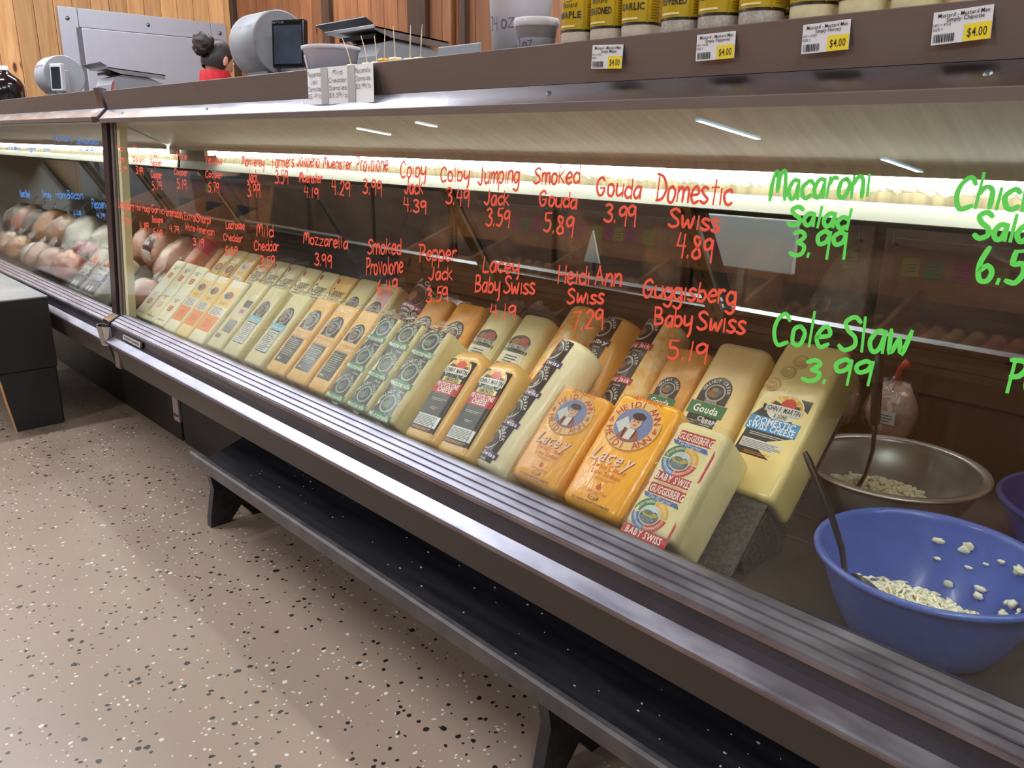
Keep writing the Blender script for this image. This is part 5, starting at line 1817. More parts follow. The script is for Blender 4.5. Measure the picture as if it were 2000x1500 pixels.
ML = [('dark roast in net at the far left end of the back row of meats', -5.73, 2, (.095, .10, .062), 'dark'),
      ('reddish netted roast at the back left of the meats', -5.51, 2, (.095, .11, .064), 'red'),
      ('dark-skinned turkey half beside the reddish netted roast', -5.28, 2, (.105, .10, .062), 'dark'),
      ('large brown turkey breast in the back row, right of the dark-skinned one', -5.03, 2, (.115, .115, .066), 'orange'),
      ('brown turkey breast with shiny creases, left of the big plastic bag', -4.755, 2, (.125, .115, .066), 'brown'),
      ('large ham in a wide crinkled plastic bag, largest of the meats', -4.43, 2, (.160, .118, .070), 'plastic'),
      ('crinkled plastic-wrapped meat right of the big bagged ham', -4.10, 2, (.130, .108, .064), 'grey'),
      ('dark smoked piece, leftmost in the front row of meats', -5.27, 1, (.090, .060, .044), 'dark'),
      ('small brown roast left of the orange turkey piece', -5.045, 1, (.100, .072, .052), 'brown'),
      ('orange smoked turkey piece, front left of the meats', -4.82, 1, (.100, .074, .056), 'orange'),
      ('small grey-green wrapped piece between orange and pale pink meats', -4.625, 1, (.070, .060, .046), 'grey'),
      ('pale pink wrapped meat right of the grey-green piece', -4.445, 1, (.085, .074, .054), 'pink'),
      ('pink loaf of lunch meat in the front row, left of the red-speckled ham', -4.225, 1, (.105, .074, .056), 'pink'),
      ('red-speckled ham, front row, next to labelled packages', -3.965, 1, (.115, .076, .060), 'red'),
      ('salmon-coloured ham nearest the brown post, plastic taut', -3.665, 2, (.080, .090, .066), 'ham'),
      ('salmon-coloured ham with dark label, middle of three', -3.480, 2, (.080, .092, .068), 'ham'),
      ('pink ham in loose plastic, rightmost of three', -3.300, 2, (.074, .116, .064), 'pink'),
      ('brown meat in blue-printed plastic, low beside the cream strip', -3.09, 1, (.070, .072, .052), 'ham')]
for i, (lab, x, row, r, k) in enumerate(ML):
    o = meat(lab, x, row, r, k, 0, i, ds=0.035 if 'salmon' in lab else 0.0)
    if 'dark label' in lab:
        lb = Label(lambda u, v, h: (u, v, 0.068 * sqrt(max(0.05, 1 - (u / .08) ** 2 * 0.8 - (v / .092) ** 2)) * 1.10 + h), 0, -0.02, 0.02)
        lb.rect(-0.045, -0.055, 0.045, 0.03, (60, 48, 66), 0)
        lb.rect(-0.045, -0.055, 0.045, -0.028, (222, 220, 222), 1)
        lb.ell(0, 0.03, 0.045, 0.03, (196, 190, 176), 1, 0, pi)
        lb.text('HAM', 0, 0.0, 0.018, (214, 196, 226), 3, 'b')
        lb.build(o)


def d_bologna(rib):
    def d(lb, w, L):
        lb.rect(-w * 0.44, 0.01, w * 0.44, L - 0.07, (72, 62, 62), 0)
        martin(lb, 0, L * 0.60, w * 0.72)
        lb.rect(-w * 0.42, L * 0.34, w * 0.42, L * 0.46, rib, 1)
        lb.text('LEBANON', 0, L * 0.425, w * 0.13, (226, 222, 226), 3, 'b', w * 0.66)
        lb.text('BOLOGNA', 0, L * 0.37, w * 0.13, (226, 222, 226), 3, 'b', w * 0.66)
        lb.rect(-w * 0.44, 0.015, w * 0.44, L * 0.31, (92, 88, 86), 1)
        for k in (-0.12, 0.12):
            lb.ell(w * k, L * 0.14, w * 0.09, w * 0.09, (226, 224, 216), 2, n=12)
        lb.lines(-w * 0.3, L * 0.22, w * 0.3, L * 0.28, 3, (150, 146, 142), 2, 0.3)
    return d


for i, (x, lab, rib) in enumerate(((-3.70, 'large black-labelled bologna package, pale side showing, left of the purple-banded one', (72, 62, 62)), (-3.52, 'large black-labelled bologna package with purple band, beside brown post', (88, 78, 132)))):
    cheese('meat_package', lab, 'meat', x, 0.155, 0.222, 0.09, MEAT['plastic'], 1, 0.0, 0.03, 0.02, seed=200 + i, design=d_bologna(rib), wrap=dict(over=0.05), part='meat')
for i, (x, w_, lab, mt, vt, ln_) in enumerate(((-3.155, 0.105, 'thick sausage log with pink-red upper end, leaning behind plain white loaves', MEAT['red'], 0.19, 0.295),
                                         (-3.015, 0.085, 'thinner brown sausage log in shiny film, right of the pink-ended log', MEAT['orange'], 0.155, 0.260))):
    o = cheese('sausage_log', lab, 'sausage', x, w_, ln_, w_, mt, 2, vt - ln_, w_ / 2 - 0.001, 0.03, seed=210 + i, part='sausage', wrap=dict(over=0.03, up=0.003))
    if i == 0:
        lb = Label(top_surf(w_, w_, w_ / 2 - 0.001))
        lb.rect(-0.075, 0.205, 0.075, 0.262, (214, 36, 92), 0)
        lb.rect(-0.06, 0.10, 0.05, 0.135, (96, 82, 168), 0)
        lb.build(o, 'pink_casing')

# loose wrapped packets lying on the deck behind the racks
M_BROWNPK = meat_mat('packet_brown', (112, 76, 52), (158, 116, 84))
for i, (x, y, k) in enumerate(((-2.55, 1.70, 'brown'), (-2.2, 1.74, 'dark'), (-1.88, 1.70, 'orange'), (-1.5, 1.73, 'brown'), (-1.15, 1.72, 'orange'), (-0.9, 1.70, 'grey'))):
    places = ['behind the black-script loaves at left', 'behind the blue-ribbon loaves', 'behind the muenster', 'behind the provolone with white labels', 'behind the marbled log', 'behind the gouda, right of them all']
    o = thing('wrapped_packet', 'crumpled plastic-wrapped packet on the case deck, ' + places[i], 'packet', (x, y, 0.536), (0, 0, 0.4 * i), 'plastic packets on the deck behind the racks')
    m = MB()
    m.ball((0, 0, 0), (.13, .08, .062), 24, 14, 0, 0.22, i, 2.2)
    m.build('contents', MEAT[k], o)
    m = MB()
    m.ball((0, 0, 0), (.14, .088, .066), 24, 14, 0, 0.34, i, 2.6)
    m.build('clear_bag', M_WRAP, o)

# small bagged goods with red clips beside the big swiss block
for i, (x, y) in enumerate(((-0.80, 1.84), (-0.665, 1.82))):
    o = thing('bagged_meat', ('clear bag with red clip behind the swiss block, left of two', 'clear bag with red clip and white label behind the black spoon')[i], 'bag', (x, y, 0.548), group='red-clipped bags by the rear wall')
    m = MB()
    m.ball((0, 0, 0), (.055, .04, .072), 18, 12, 0, 0.2, i + 40, 2)
    m.build('contents', MEAT['pink'], o)
    m = MB()
    m.ball((0, 0, 0.0), (.06, .045, .078), 18, 12, 0, 0.3, i + 40, 2.4)
    m.build('clear_bag', M_WRAP, o)
    m = MB()
    m.tube([(0, 0, 0.07), (0.004, 0, 0.10), (0.02, 0, 0.115)], [0.010, 0.006, 0.012], 8)
    m.build('red_clip', plain('clip_red', (206, 54, 40), 0.4), o)
    lb = Label(lambda u, v, h: (u, -0.0445 - h, v), 0, -0.005, 0.05)
    lb.rect(-0.02, -0.015, 0.025, 0.015, (214, 212, 210), 0)
    lb.lines(-0.016, -0.010, 0.02, 0.010, 3, (110, 108, 110), 1)
    lb.build(o, 'paper_label')

# ------------------------------------------------------------------ salad bowls
M_BLUE = vari('blue_plastic', (70, 92, 168), (80, 102, 180), 5, 0.30, coat=0.2)
M_SBOWL = steel_mat('bowl_steel', (196, 192, 184), 0.34, (1, 1, 1), 14, metal=0.7, var=0.2)


def bowl(name, label, x, y, R, H, mat, steel=False):
    o = thing(name, label, 'bowl', (x, y, 0.446))
    out, inn = [], []
    n = 14
    for k in range(n + 1):
        t = k / n
        if steel:
            r_ = 0.06 + (R - 0.016 - 0.06) * sin(t * pi / 2) ** 0.85
        else:
            r_ = 0.088 + (R - 0.008 - 0.088) * (t ** 0.62)
        out.append((r_, H * t))
    thk = 0.0016 if steel else 0.003
    for k in range(n, -1, -1):
        t = k / n
        r_ = out[k][0] - thk
        inn.append((r_, max(thk * 1.5, H * t)))
    if steel:
        rim = [(R - 0.010, H + 0.0005), (R - 0.002, H), (R, H - 0.002), (R - 0.001, H - 0.004), (R - 0.004, H - 0.002), (R - 0.012, H + 0.0022), (R - 0.016, H + 0.001)]
        rim = [(R - 0.0165, H - 0.004), (R - 0.006, H - 0.0035), (R - 0.001, H - 0.004), (R, H - 0.0015), (R - 0.002, H + 0.001), (R - 0.015, H + 0.001), (R - 0.0185, H - 0.002)]
    else:
        rim = [(R - 0.006, H - 0.008), (R - 0.001, H - 0.006), (R, H - 0.002), (R - 0.002, H + 0.0015), (R - 0.006, H + 0.003), (R - 0.010, H + 0.001), (R - 0.0125, H - 0.004)]
    prof = [(0.0, 0.0)] + out[:-1] + rim + inn[1:] + [(0.0, thk * 1.5)]
    m = MB()
    m.lathe(prof, (0, 0, 0), 56, 'z', cap=False)
    m.build('bowl_body', mat, o)
    return o


BL1 = bowl('salad_bowl', 'large blue plastic bowl holding shredded slaw, nearest the glass', -0.327, 1.126, 0.157, 0.127, M_BLUE)
ST1 = bowl('salad_bowl', 'stainless steel bowl of macaroni salad behind the blue bowl', -0.515, 1.450, 0.163, 0.119, M_SBOWL, True)
BL2 = bowl('salad_bowl', 'blue plastic bowl cut off by the right frame edge, beside the steel bowl', -0.196, 1.500, 0.157, 0.127, M_BLUE)

M_MAC = vari('macaroni', (232, 218, 168), (246, 238, 206), 40, 0.4, coat=0.3)
M_SLAW = vari('slaw', (238, 230, 196), (250, 246, 226), 60, 0.4, coat=0.3)
M_SLAWG = plain('slaw_bit', (214, 150, 110), 0.5)
rs = random.Random(5)
m = MB()
def st_r(z):
    return 0.06 + (0.163 - 0.016 - 0.06) * sin(max(0.0, (z - 0.446) / 0.119) * pi / 2) ** 0.85


m.ball((-0.528, 1.432, 0.484), (0.066, 0.064, 0.028), 28, 12, 0, 0.15, 3, 5)
for i in range(460):
    a, q = rs.uniform(0, 2 * pi), sqrt(rs.random())
    px, py = -0.535 + 0.112 * q * cos(a), 1.425 + 0.104 * q * sin(a)
    pz = 0.494 + 0.024 * (1 - q * q) + rs.uniform(-.006, .006)
    if (px + 0.515) ** 2 + (py - 1.45) ** 2 > (st_r(pz - 0.008) - 0.012) ** 2:
        continue
    h0, tl = rs.uniform(0, 2 * pi), rs.uniform(-.5, .5)
    pth = []
    for k in range(5):
        b = -1.0 + 2.0 * k / 4
        d = Vector((0.0085 * sin(b), 0.0085 * (1 - cos(b)), 0.004 * tl * b))
        pth.append((px + d.x * cos(h0) - d.y * sin(h0), py + d.x * sin(h0) + d.y * cos(h0), pz + d.z))
    m.tube(pth, 0.0040, 6)
o = m.build('macaroni_salad', M_MAC)
tag(o, 'creamy pale elbow macaroni salad in the steel bowl', 'salad', kind='stuff')
m = MB()
def bl_r(z):
    return 0.088 + (0.149 - 0.088) * (max(0.0, (z - 0.446) / 0.127) ** 0.62)


m.ball((-0.334, 1.104, 0.478), (0.070, 0.062, 0.024), 28, 12, 0, 0.15, 9, 5)
for i in range(900):
    a, q = rs.uniform(0, 2 * pi), sqrt(rs.random())
    px, py = -0.340 + 0.118 * q * cos(a), 1.092 + 0.088 * q * sin(a)
    pz = 0.482 + 0.018 * (1 - q * q) + 0.016 * max(0, (1.09 - py) / 0.08) + rs.uniform(-.005, .007)
    h0, ln = rs.uniform(0, 2 * pi), rs.uniform(.006, .013)
    if sqrt((px + 0.327) ** 2 + (py - 1.126) ** 2) > bl_r(pz - 0.006) - 0.010:
        continue
    m.tube([(px - ln * cos(h0), py - ln * sin(h0), pz + rs.uniform(-.004, .004)), (px, py, pz + 0.004), (px + ln * cos(h0 + .5), py + ln * sin(h0 + .5), pz + rs.uniform(-.004, .004))],
           [0.0016, 0.0028, 0.0012], 5, 1 if i % 60 == 0 else 0)
# smears left on the bowl wall
for i in range(26):
    a = rs.uniform(0.0, 1.9)
    t = rs.uniform(0.30, 0.85)
    s_ = rs.uniform(.002, .006)
    rr_ = 0.088 + (0.149 - 0.088) * (t ** 0.62) - 0.0055 - s_ * 0.6
    m.ball((-0.327 + rr_ * cos(a), 1.126 + rr_ * sin(a), 0.446 + 0.127 * t), (s_ * 1.6 * abs(sin(a)) + .0008, s_ * 1.6 * abs(cos(a)) + .0008, s_ * rs.uniform(.6, 1.6)), 8, 6, 0, 0.5, i, 3)
o = m.build('shredded_slaw', [M_SLAW, M_SLAWG])
tag(o, 'white shredded slaw with smears in the near blue bowl', 'salad', kind='stuff')

M_SPOON = plain('black_nylon', (26, 24, 26), 0.35, 0, 0.2)
o = thing('serving_spoon', 'black serving spoon with thick handle standing in the steel bowl', 'spoon', (-0.545, 1.39, 0.50))
c0 = Vector(o.location)
P = [Vector(q) - c0 for q in ((-0.516, 1.318, 0.815), (-0.514, 1.325, 0.74), (-0.512, 1.335, 0.672))]
m = MB()
m.tube(P, [0.0105, 0.0115, 0.0105], 12, flat=0.7)
m.build('handle', M_SPOON, o)
P = [Vector(q) - c0 for q in ((-0.512, 1.335, 0.674), (-0.515, 1.35, 0.62), (-0.528, 1.37, 0.565), (-0.548, 1.39, 0.522), (-0.560, 1.40, 0.507))]
m = MB()
m.tube(P, [0.0060, 0.0058, 0.0062, 0.0075, 0.0110], 10, flat=0.55)
m.build('neck', M_SPOON, o)
m = MB()


def spoonhead(a, b):
    th, r_ = 2 * pi * a, b
    return (0.030 * r_ * cos(th) - 0.030, 0.022 * r_ * sin(th) + 0.014, 0.010 * (r_ * r_ - 1) + 0.004 - 0.35 * (0.030 * r_ * cos(th)))


m.grid(spoonhead, 24, 5)
m.build('spoon_head', M_SPOON, o)
o = thing('serving_spoon', 'thin black spoon leaning out of the near blue bowl', 'spoon', (-0.41, 1.06, 0.53))
c0 = Vector(o.location)
P = [Vector(q) - c0 for q in ((-0.494, 1.05, 0.700), (-0.487, 1.05, 0.690), (-0.448, 1.05, 0.628), (-0.428, 1.052, 0.584), (-0.424, 1.055, 0.572), (-0.418, 1.062, 0.534), (-0.410, 1.068, 0.516))]
m = MB()
m.tube(P, [0.0055, 0.0075, 0.0072, 0.0068, 0.0072, 0.0062, 0.009], 10, flat=0.5)
m.build('handle', M_SPOON, o)
m = MB()
m.grid(lambda a, b: (0.026 * b * cos(2 * pi * a) + 0.022, 0.018 * b * sin(2 * pi * a) + 0.012, 0.008 * (b * b - 1) - 0.012 - 0.45 * 0.026 * b * cos(2 * pi * a)), 20, 4)
m.build('spoon_head', M_SPOON, o)

o = thing('shelf_card', 'small white card lying on the dark deck beside the rack', 'card', (-0.625, 1.222, 0.4462), (0, 0, -0.25))
m = MB()
m.box(-0.011, 0.011, -0.018, 0.018, 0.0, 0.0012)
m.build('card', plain('card_white', (206, 208, 206), 0.5), o)
lb = Label(lambda u, v, h: (u, v, 0.0012 + h), 0, 0, 0.05)
lb.lines(-0.008, 0.004, 0.008, 0.014, 3, (150, 150, 150), 0)
lb.build(o, 'print')
m = MB()
m.box(-0.66, -0.19, 1.366, 1.371, 0.4455, 0.4480)
m.box(-0.66, -0.19, 1.270, 1.274, 0.4455, 0.4475)
tag(m.build('deck_seam', M_STEEL_D, CASE_R), None)
bpy.data.objects['deck_seam'].location = (-OR[0], -0.95, 0)

# ------------------------------------------------------------------ on top of the case
M_SCALE = vari('scale_grey', (150, 152, 158), (160, 162, 168), 4, 0.45)
M_SCALE_L = vari('scale_light', (190, 190, 194), (200, 200, 204), 4, 0.45)
M_SCR = plain('screen_black', (18, 20, 24), 0.15, 0, 0.5)
M_LCD = vari('screen_glow_blue', (58, 66, 82), (78, 88, 106), 9, 0.2, coat=0.6)


def deli_scale(label, tdx, wide, loc, sdx=0.0):
    o = thing('deli_scale', label, 'scale', loc)
    # printer drum, axis along x, standing left of the tray
    m = MB()
    m.lathe([(0.088, -0.165), (0.094, -0.158), (0.094, -0.005), (0.090, 0.0)], (0, 0, 0.146), 40, 'x')
    m.box(-0.150, -0.012, -0.05, 0.06, 0.0, 0.10, bev=0.01)
    dr = m.build('printer_drum', M_SCALE, o)
    lb = Label(lambda u, v, h: (u, -(0.094 + h) * cos((v) / 0.094), 0.146 + (0.094 + h) * sin(v / 0.094)), -0.085, 0.045, 0.05)
    lb.text('METTLER TOLEDO', 0, 0, 0.011, (84, 78, 128), 0, 'b', 0.125)
    lb.build(dr, 'brand_print')
    # touch display on an arm in front of the drum's end
    m = MB()
    m.box(0.0, 0.03, -0.012, 0.012, 0.02, 0.17, bev=0.004)
    m.build('display_arm', M_SCALE, o)
    dw, dh = wide
    dsp = m = MB()
    m.box(0.002, dw, -0.030, -0.008, 0.150 - dh / 2, 0.150 + dh / 2, bev=0.004)
    dd = m.build('display', M_SCR if dw > 0.1 else M_SCALE_L, o)
    dd.location = (0.014 + sdx, -0.055, -0.018)
    dd.rotation_euler = (radians(-4), 0, radians(26))
    m = MB()
    m.box(0.010, dw - 0.008, -0.0306, -0.030, 0.150 - dh / 2 + 0.010, 0.150 + dh / 2 - 0.016)
    m.build('screen', M_LCD if dw > 0.1 else M_SCR, dd)
    if dw > 0.1:
        lb = Label(lambda u, v, h: (u, -0.0306 - h, v), dw / 2, 0.150 + dh / 2 - 0.008, 0.05)
        lb.text('METTLER', -0.03, 0, 0.005, (120, 124, 130), 0, 'b', 0.04)
        lb.build(dd, 'brand_print')
    # weighing body with a rounded back and a sheet steel tray with turned-up front
    m = MB()
    pr = [(0.02, 0.0), (0.02, 0.085), (0.04, 0.118), (0.08, 0.130), (0.18, 0.124), (0.25, 0.10), (0.262, 0.07), (0.265, 0.0)]
    m.prism(pr, 0.255, 0.465, 'x')
    m.box(-0.02, 0.26, 0.0, 0.20, 0.0, 0.06, bev=0.012)
    m.build('weighing_body', M_SCALE, o).location.x = tdx
    m = MB()
    m.sheet([(0.0055, 0.1585), (0.010, 0.152), (0.255, 0.134), (0.262, 0.134)], 0.235, 0.475, 0.004)
    m.prism([(0.008, 0.148), (0.012, 0.156), (0.255, 0.138), (0.255, 0.118), (0.06, 0.132)], 0.471, 0.475)
    m.build('tray', steel_mat('tray_steel', (170, 172, 178), 0.4, (1, 30, 1)), o).location.x = tdx
    m = MB()
    m.box(0.27, 0.45, 0.03, 0.24, 0.131, 0.142)
    m.build('tray_support', M_SCR, o).location.x = tdx
    m = MB()
    m.sheet([(-0.022, 0.173), (0.005, 0.159)], 0.235, 0.475, 0.003)
    m.build('tray_lip', plain('lip_dark', (58, 58, 62), 0.4), o).location.x = tdx
    return o


S2 = deli_scale('large grey deli scale with black touch screen, behind the toothpick tub', 0.0, (0.112, 0.130), (-2.385, 1.30, 1.2495), 0.045)
S1 = deli_scale('grey deli scale with small light-framed screen, left of the person', 0.11, (0.075, 0.125), (-4.54, 1.30, 1.256))
m = MB()
m.prism([(0.012, 0.020), (0.012, 0.055), (0.026, 0.098), (0.034, 0.094), (0.02, 0.055), (0.020, 0.020)], 0.4652, 0.4660)
m.build('red_sticker', plain('sticker_red', (206, 84, 84), 0.5), S1).location.x = 0.11
o = thing('grey_tray', 'flat grey metal tray on the case top, right of the large scale', 'tray', (-1.44, 1.22, 1.25))
m = MB()
m.box(-0.070, 0.070, -0.02, -0.014, 0.0, 0.068, bev=0.002)
m.box(-0.070, 0.070, -0.02, 0.18, 0.0, 0.006)
m.build('tray_body', M_SCALE, o)

# tub of used toothpicks, sample picks and cubes, paper price strip
M_TUB = glass_mat('milky_tub', (0.88, 0.90, 0.94), 0.05, 0.12, 0.02, haze=((240, 236, 242), 0.72))
M_PAPER = plain('paper_white', (244, 244, 246), 0.7)
o = thing('toothpick_tub', 'clear plastic tub with handwritten note, left of the cheese samples', 'tub', (-1.715, 1.055, 1.25))
m = MB()
m.lathe([(0.0, 0.0), (0.050, 0.0), (0.062, 0.062), (0.066, 0.063), (0.066, 0.070), (0.062, 0.071), (0.060, 0.064), (0.048, 0.004), (0.0, 0.004)], (0, 0, 0), 36, 'z', cap=False)
m.build('tub_body', M_TUB, o)
nb = MB()


def tubs(u, v, h):
    a = -pi / 2 - 0.55 + u / 0.06
    r_ = 0.050 + 0.012 * (v / 0.062) + 0.0012 + h
    return (r_ * cos(a), r_ * sin(a), v)


lb = Label(tubs, 0, 0, 0.008)
lb.rect(-0.030, 0.006, 0.024, 0.050, (226, 226, 232), 0)
lb.build(o, 'paper_note')
hand_word(nb, 'Used', -0.026, 0.036, -0.002, 0.036, 0.011, 0.0014, lambda x, y, d: tubs(x, y, 0.0022 + d), seed=3)
hand_word(nb, 'Toothpicks', -0.028, 0.016, 0.022, 0.016, 0.011, 0.0014, lambda x, y, d: tubs(x, y, 0.0022 + d), seed=4)
nb.build('note_writing', plain('pen_black', (34, 30, 36), 0.6), o, fix=False)
M_PICK = plain('toothpick_wood', (226, 210, 180), 0.6)
CUBE = {'y': plain('cheddar_cube', (240, 168, 40), 0.4), 'w': plain('pale_cube', (236, 226, 170), 0.4)}
for i, (x, tx, k, hh, lab) in enumerate(((-1.545, -0.035, 'w', 0.075, 'leaning sample pick in front of the tub, leftmost'), (-1.487, -0.022, 'w', 0.074, 'leaning sample pick, second from the tub'),
                                    (-1.455, -0.006, 'w', 0.070, 'short upright sample pick left of orange cube'), (-1.430, 0.006, 'y', 0.080, 'upright pick in an orange cheddar cube'),
                                    (-1.392, -0.004, 'w', 0.082, 'tallest pick in a pale cheese cube beside the orange one'), (-1.345, 0.005, 'w', 0.080, 'sample pick in a pale cube, second from the right'),
                                    (-1.312, 0.008, 'w', 0.078, 'rightmost sample pick in a pale cube'))):
    o = thing('cheese_sample', lab, 'cheese sample', (x, 1.00, 1.2500), group='toothpick cheese samples on the case edge')
    big = 0.0125 if i in (3, 4) else 0.008
    m = MB()
    m.box(-0.011, 0.011, -0.010, 0.010, 0, 0.013 + big, bev=0.003)
    m.build('cheese_cube', CUBE[k], o)
    m = MB()
    m.tube([(0, 0, 0.01), (tx * 0.5, 0, 0.05), (tx, 0, hh)], [0.0012, 0.0012, 0.0005], 6)
    m.build('toothpick', M_PICK, o)

o = thing('price_strip', 'white torn paper strip with three handwritten sample prices taped to the case lip', 'paper', (-1.52, 0.9465, 1.225))
m = MB()


def strip(u, v, h=0.0):
    # lies over the lip and hangs down, lower edge curling out
    c_ = 0.012 * max(0, -v - 0.02) * 8 * (0.3 + 0.7 * abs(u) / 0.125)
    return (u, 0.0035 - 0.10 * (v + 0.035) * 0 - c_ - h + 0.003 * sin(u * 30), v)


m.grid(lambda a, b: strip(-0.127 + 0.254 * a, -0.034 + 0.072 * b), 30, 8)
m.build('paper_sheet', M_PAPER, o)
lb = Label(lambda u, v, h: strip(u, v, h + 0.0006), 0, 0, 0.01)
for u in (-0.050, 0.043):
    lb = Label(lambda u, v, h: strip(u, v, h + 0.0006), 0, 0, 0.01)
    lb.rect(u - 0.013, -0.0335, u + 0.013, 0.0375, (186, 184, 184), 0)
    lb.build(o, 'grey_tape')
for j, (u, rows) in enumerate(((-0.094, ('Peppered', 'Jack', 'Samples', '$3.49/lb')), (-0.003, ('Mild', 'Cheddar', 'Samples', '$3.59/lb')), (0.088, ('Mozzarella', 'Samples', '$3.99/lb')))):
    nb = MB()
    for q, wd in enumerate(rows):
        hw = min(0.030, 0.0042 * len(wd))
        v = 0.022 - 0.0145 * q
        hand_word(nb, wd, u - hw, v, u + hw, v, 0.0085, 0.0010, lambda x, y, d: strip(x, y, 0.0014 + d), seed=j * 5 + q)
    nb.build('handwriting', plain('pen_black', (34, 30, 36), 0.6), o, fix=False)

# deli containers used as size samples
for i, (x, y, R, H, word, lab) in enumerate(((-1.165, 1.12, 0.062, 0.150, '24 oz', 'tall milky plastic deli tub marked 24 oz'), (-1.058, 1.055, 0.037, 0.070, '2 oz', 'small milky lidded cup in front of the tall tub'),
                                             (-0.977, 1.087, 0.036, 0.080, '12', 'small milky lidded cup touching the first mustard bottle'))):
    o = thing('deli_tub', lab, 'tub', (x, y, 1.25), group='milky deli tubs on the case top')
    m = MB()
    m.lathe([(0.0, 0.0), (R * 0.80, 0.0), (R * 0.93, H * 0.8), (R * 0.96, H * 0.82), (R * 0.98, H - 0.012), (R * 0.95, H - 0.012), (R * 0.78, 0.003), (0, 0.003)], (0, 0, 0), 36, 'z', cap=False)
    m.build('tub_body', M_TUB, o)
    m = MB()
    m.lathe([(R * 0.99, H - 0.014), (R * 1.05, H - 0.012), (R * 1.05, H - 0.003), (R * 1.0, H), (R * 0.9, H - 0.001), (R * 0.88, H - 0.004), (0, H - 0.004)], (0, 0, 0), 36, 'z', cap=False)
    m.build('lid', M_TUB, o)
    nb = MB()
    rr_ = R * 0.86

    def cyl(x_, y_, d_=0.0, rr_=rr_, R=R, H=H):
        a = -pi / 2 - 0.25 + x_ / rr_
        q = R * (0.80 + 0.13 * y_ / (H * 0.8)) + 0.001 + d_
        return (q * cos(a), q * sin(a), y_)
    wv = R * 0.62
    hand_word(nb, word, -wv * 0.35, H * (0.42 if i == 0 else 0.24), wv * 1.15, H * (0.44 if i == 0 else 0.28), H * (0.15 if i == 0 else 0.3), 0.0016, cyl, seed=i)
    nb.build('handwriting', plain('pen_violet', (70, 58, 96), 0.6), o, fix=False)

# mustard bottles: shrink-labelled squeeze bottles
M_LABELY = vari('mustard_label', (206, 172, 36), (226, 196, 54), 18, 0.22, coat=0.7)
M_BOTTLE = vari('mustard_pale', (206, 190, 170), (216, 202, 184), 120, 0.35, coat=0.3, detail=1)
M_BOTTLE2 = vari('mustard_grainy', (176, 164, 152), (206, 194, 180), 260, 0.35, coat=0.3, detail=1)
M_BOTTLE3 = vari('mustard_cream', (226, 208, 160), (234, 218, 174), 120, 0.35, coat=0.3, detail=1)
bx = [(-0.9285, 1.022, 'Maple', 0), (-0.868, 1.022, 'Seasoned', 0), (-0.807, 1.022, 'Garlic', 0), (-0.735, 1.022, 'Peppered', 1), (-0.674, 1.022, 'Peppered', 1), (-0.611, 1.022, 'Peppered', 1),
      (-0.590, 1.086, 'Peppered', 1), (-0.5385, 1.022, 'Horsey', 2), (-0.520, 1.090, 'Horsey', 2), (-0.475, 1.022, 'Horsey', 2), (-0.413, 1.022, 'Horsey', 2), (-0.35, 1.022, 'Chipotle', 2), (-0.28, 1.022, 'Chipotle', 2)]
ords = ['first', 'second', 'third', 'fourth', 'fifth', 'sixth', 'hidden-behind', 'seventh', 'second hidden', 'eighth', 'ninth', 'tenth', 'eleventh']
for i, (x, y, word, k) in enumerate(bx):
    lab = 'yellow-labelled mustard bottle, %s from the deli tubs' % ords[i] if 'hidden' not in ords[i] else 'yellow-labelled mustard bottle half hidden behind the front row, %s' % ('left one' if i == 6 else 'right one')
    o = thing('mustard_bottle', lab, 'bottle', (x, y, 1.25), (0, 0, 0.25), 'mustard bottles on the case top')
    m = MB()
    m.lathe([(0.0, 0.001), (0.026, 0.0), (0.0285, 0.004), (0.0290, 0.034)], (0, 0, 0), 32, 'z', cap=False)
    m.build('bottle_base', (M_BOTTLE, M_BOTTLE2, M_BOTTLE3)[k], o)
    m = MB()
    m.lathe([(0.0290, 0.034), (0.0294, 0.0345), (0.0294, 0.115), (0.0285, 0.130), (0.022, 0.150), (0.012, 0.158)], (0, 0, 0), 32, 'z', cap=False)
    m.build('yellow_label', M_LABELY, o)
    m = MB()
    m.lathe([(0.013, 0.157), (0.014, 0.158), (0.012, 0.170), (0.005, 0.186), (0.0, 0.187)], (0, 0, 0), 24, 'z', cap=False)
    m.build('cap', plain('cap_black', (28, 26, 24), 0.4), o)

    def cyl(u, v, h):
        a = -pi / 2 - 0.15 + u / 0.0294
        r_ = 0.0294 + h
        return (r_ * cos(a), r_ * sin(a), v)
    lb = Label(cyl, 0, 0, 0.004)
    lb.rect(-0.09, 0.034, 0.09, 0.0372, (40, 32, 22), 0)
    lb.text(word.upper(), 0, 0.058, 0.0095, (46, 34, 16), 2, 'b', 0.040)
    lb.lines(-0.018, 0.0405, 0.02, 0.046, 1, (238, 222, 150), 2, 0.5)
    lb.lines(0.030, 0.042, 0.048, 0.075, 9, (150, 118, 20), 1, 0.35)
    lb.ell(-0.002, 0.092, 0.014, 0.016, (150, 118, 24), 1, n=14)
    lb.ell(-0.002, 0.092, 0.0125, 0.0145, (216, 186, 60), 2, n=14)
    lb.text('Mustard', 0, 0.072, 0.007, (70, 52, 18), 2, 'i', 0.028)
    lb.rect(0.024, 0.036, 0.0255, 0.110, (178, 142, 30), 1)
    lb.build(o)

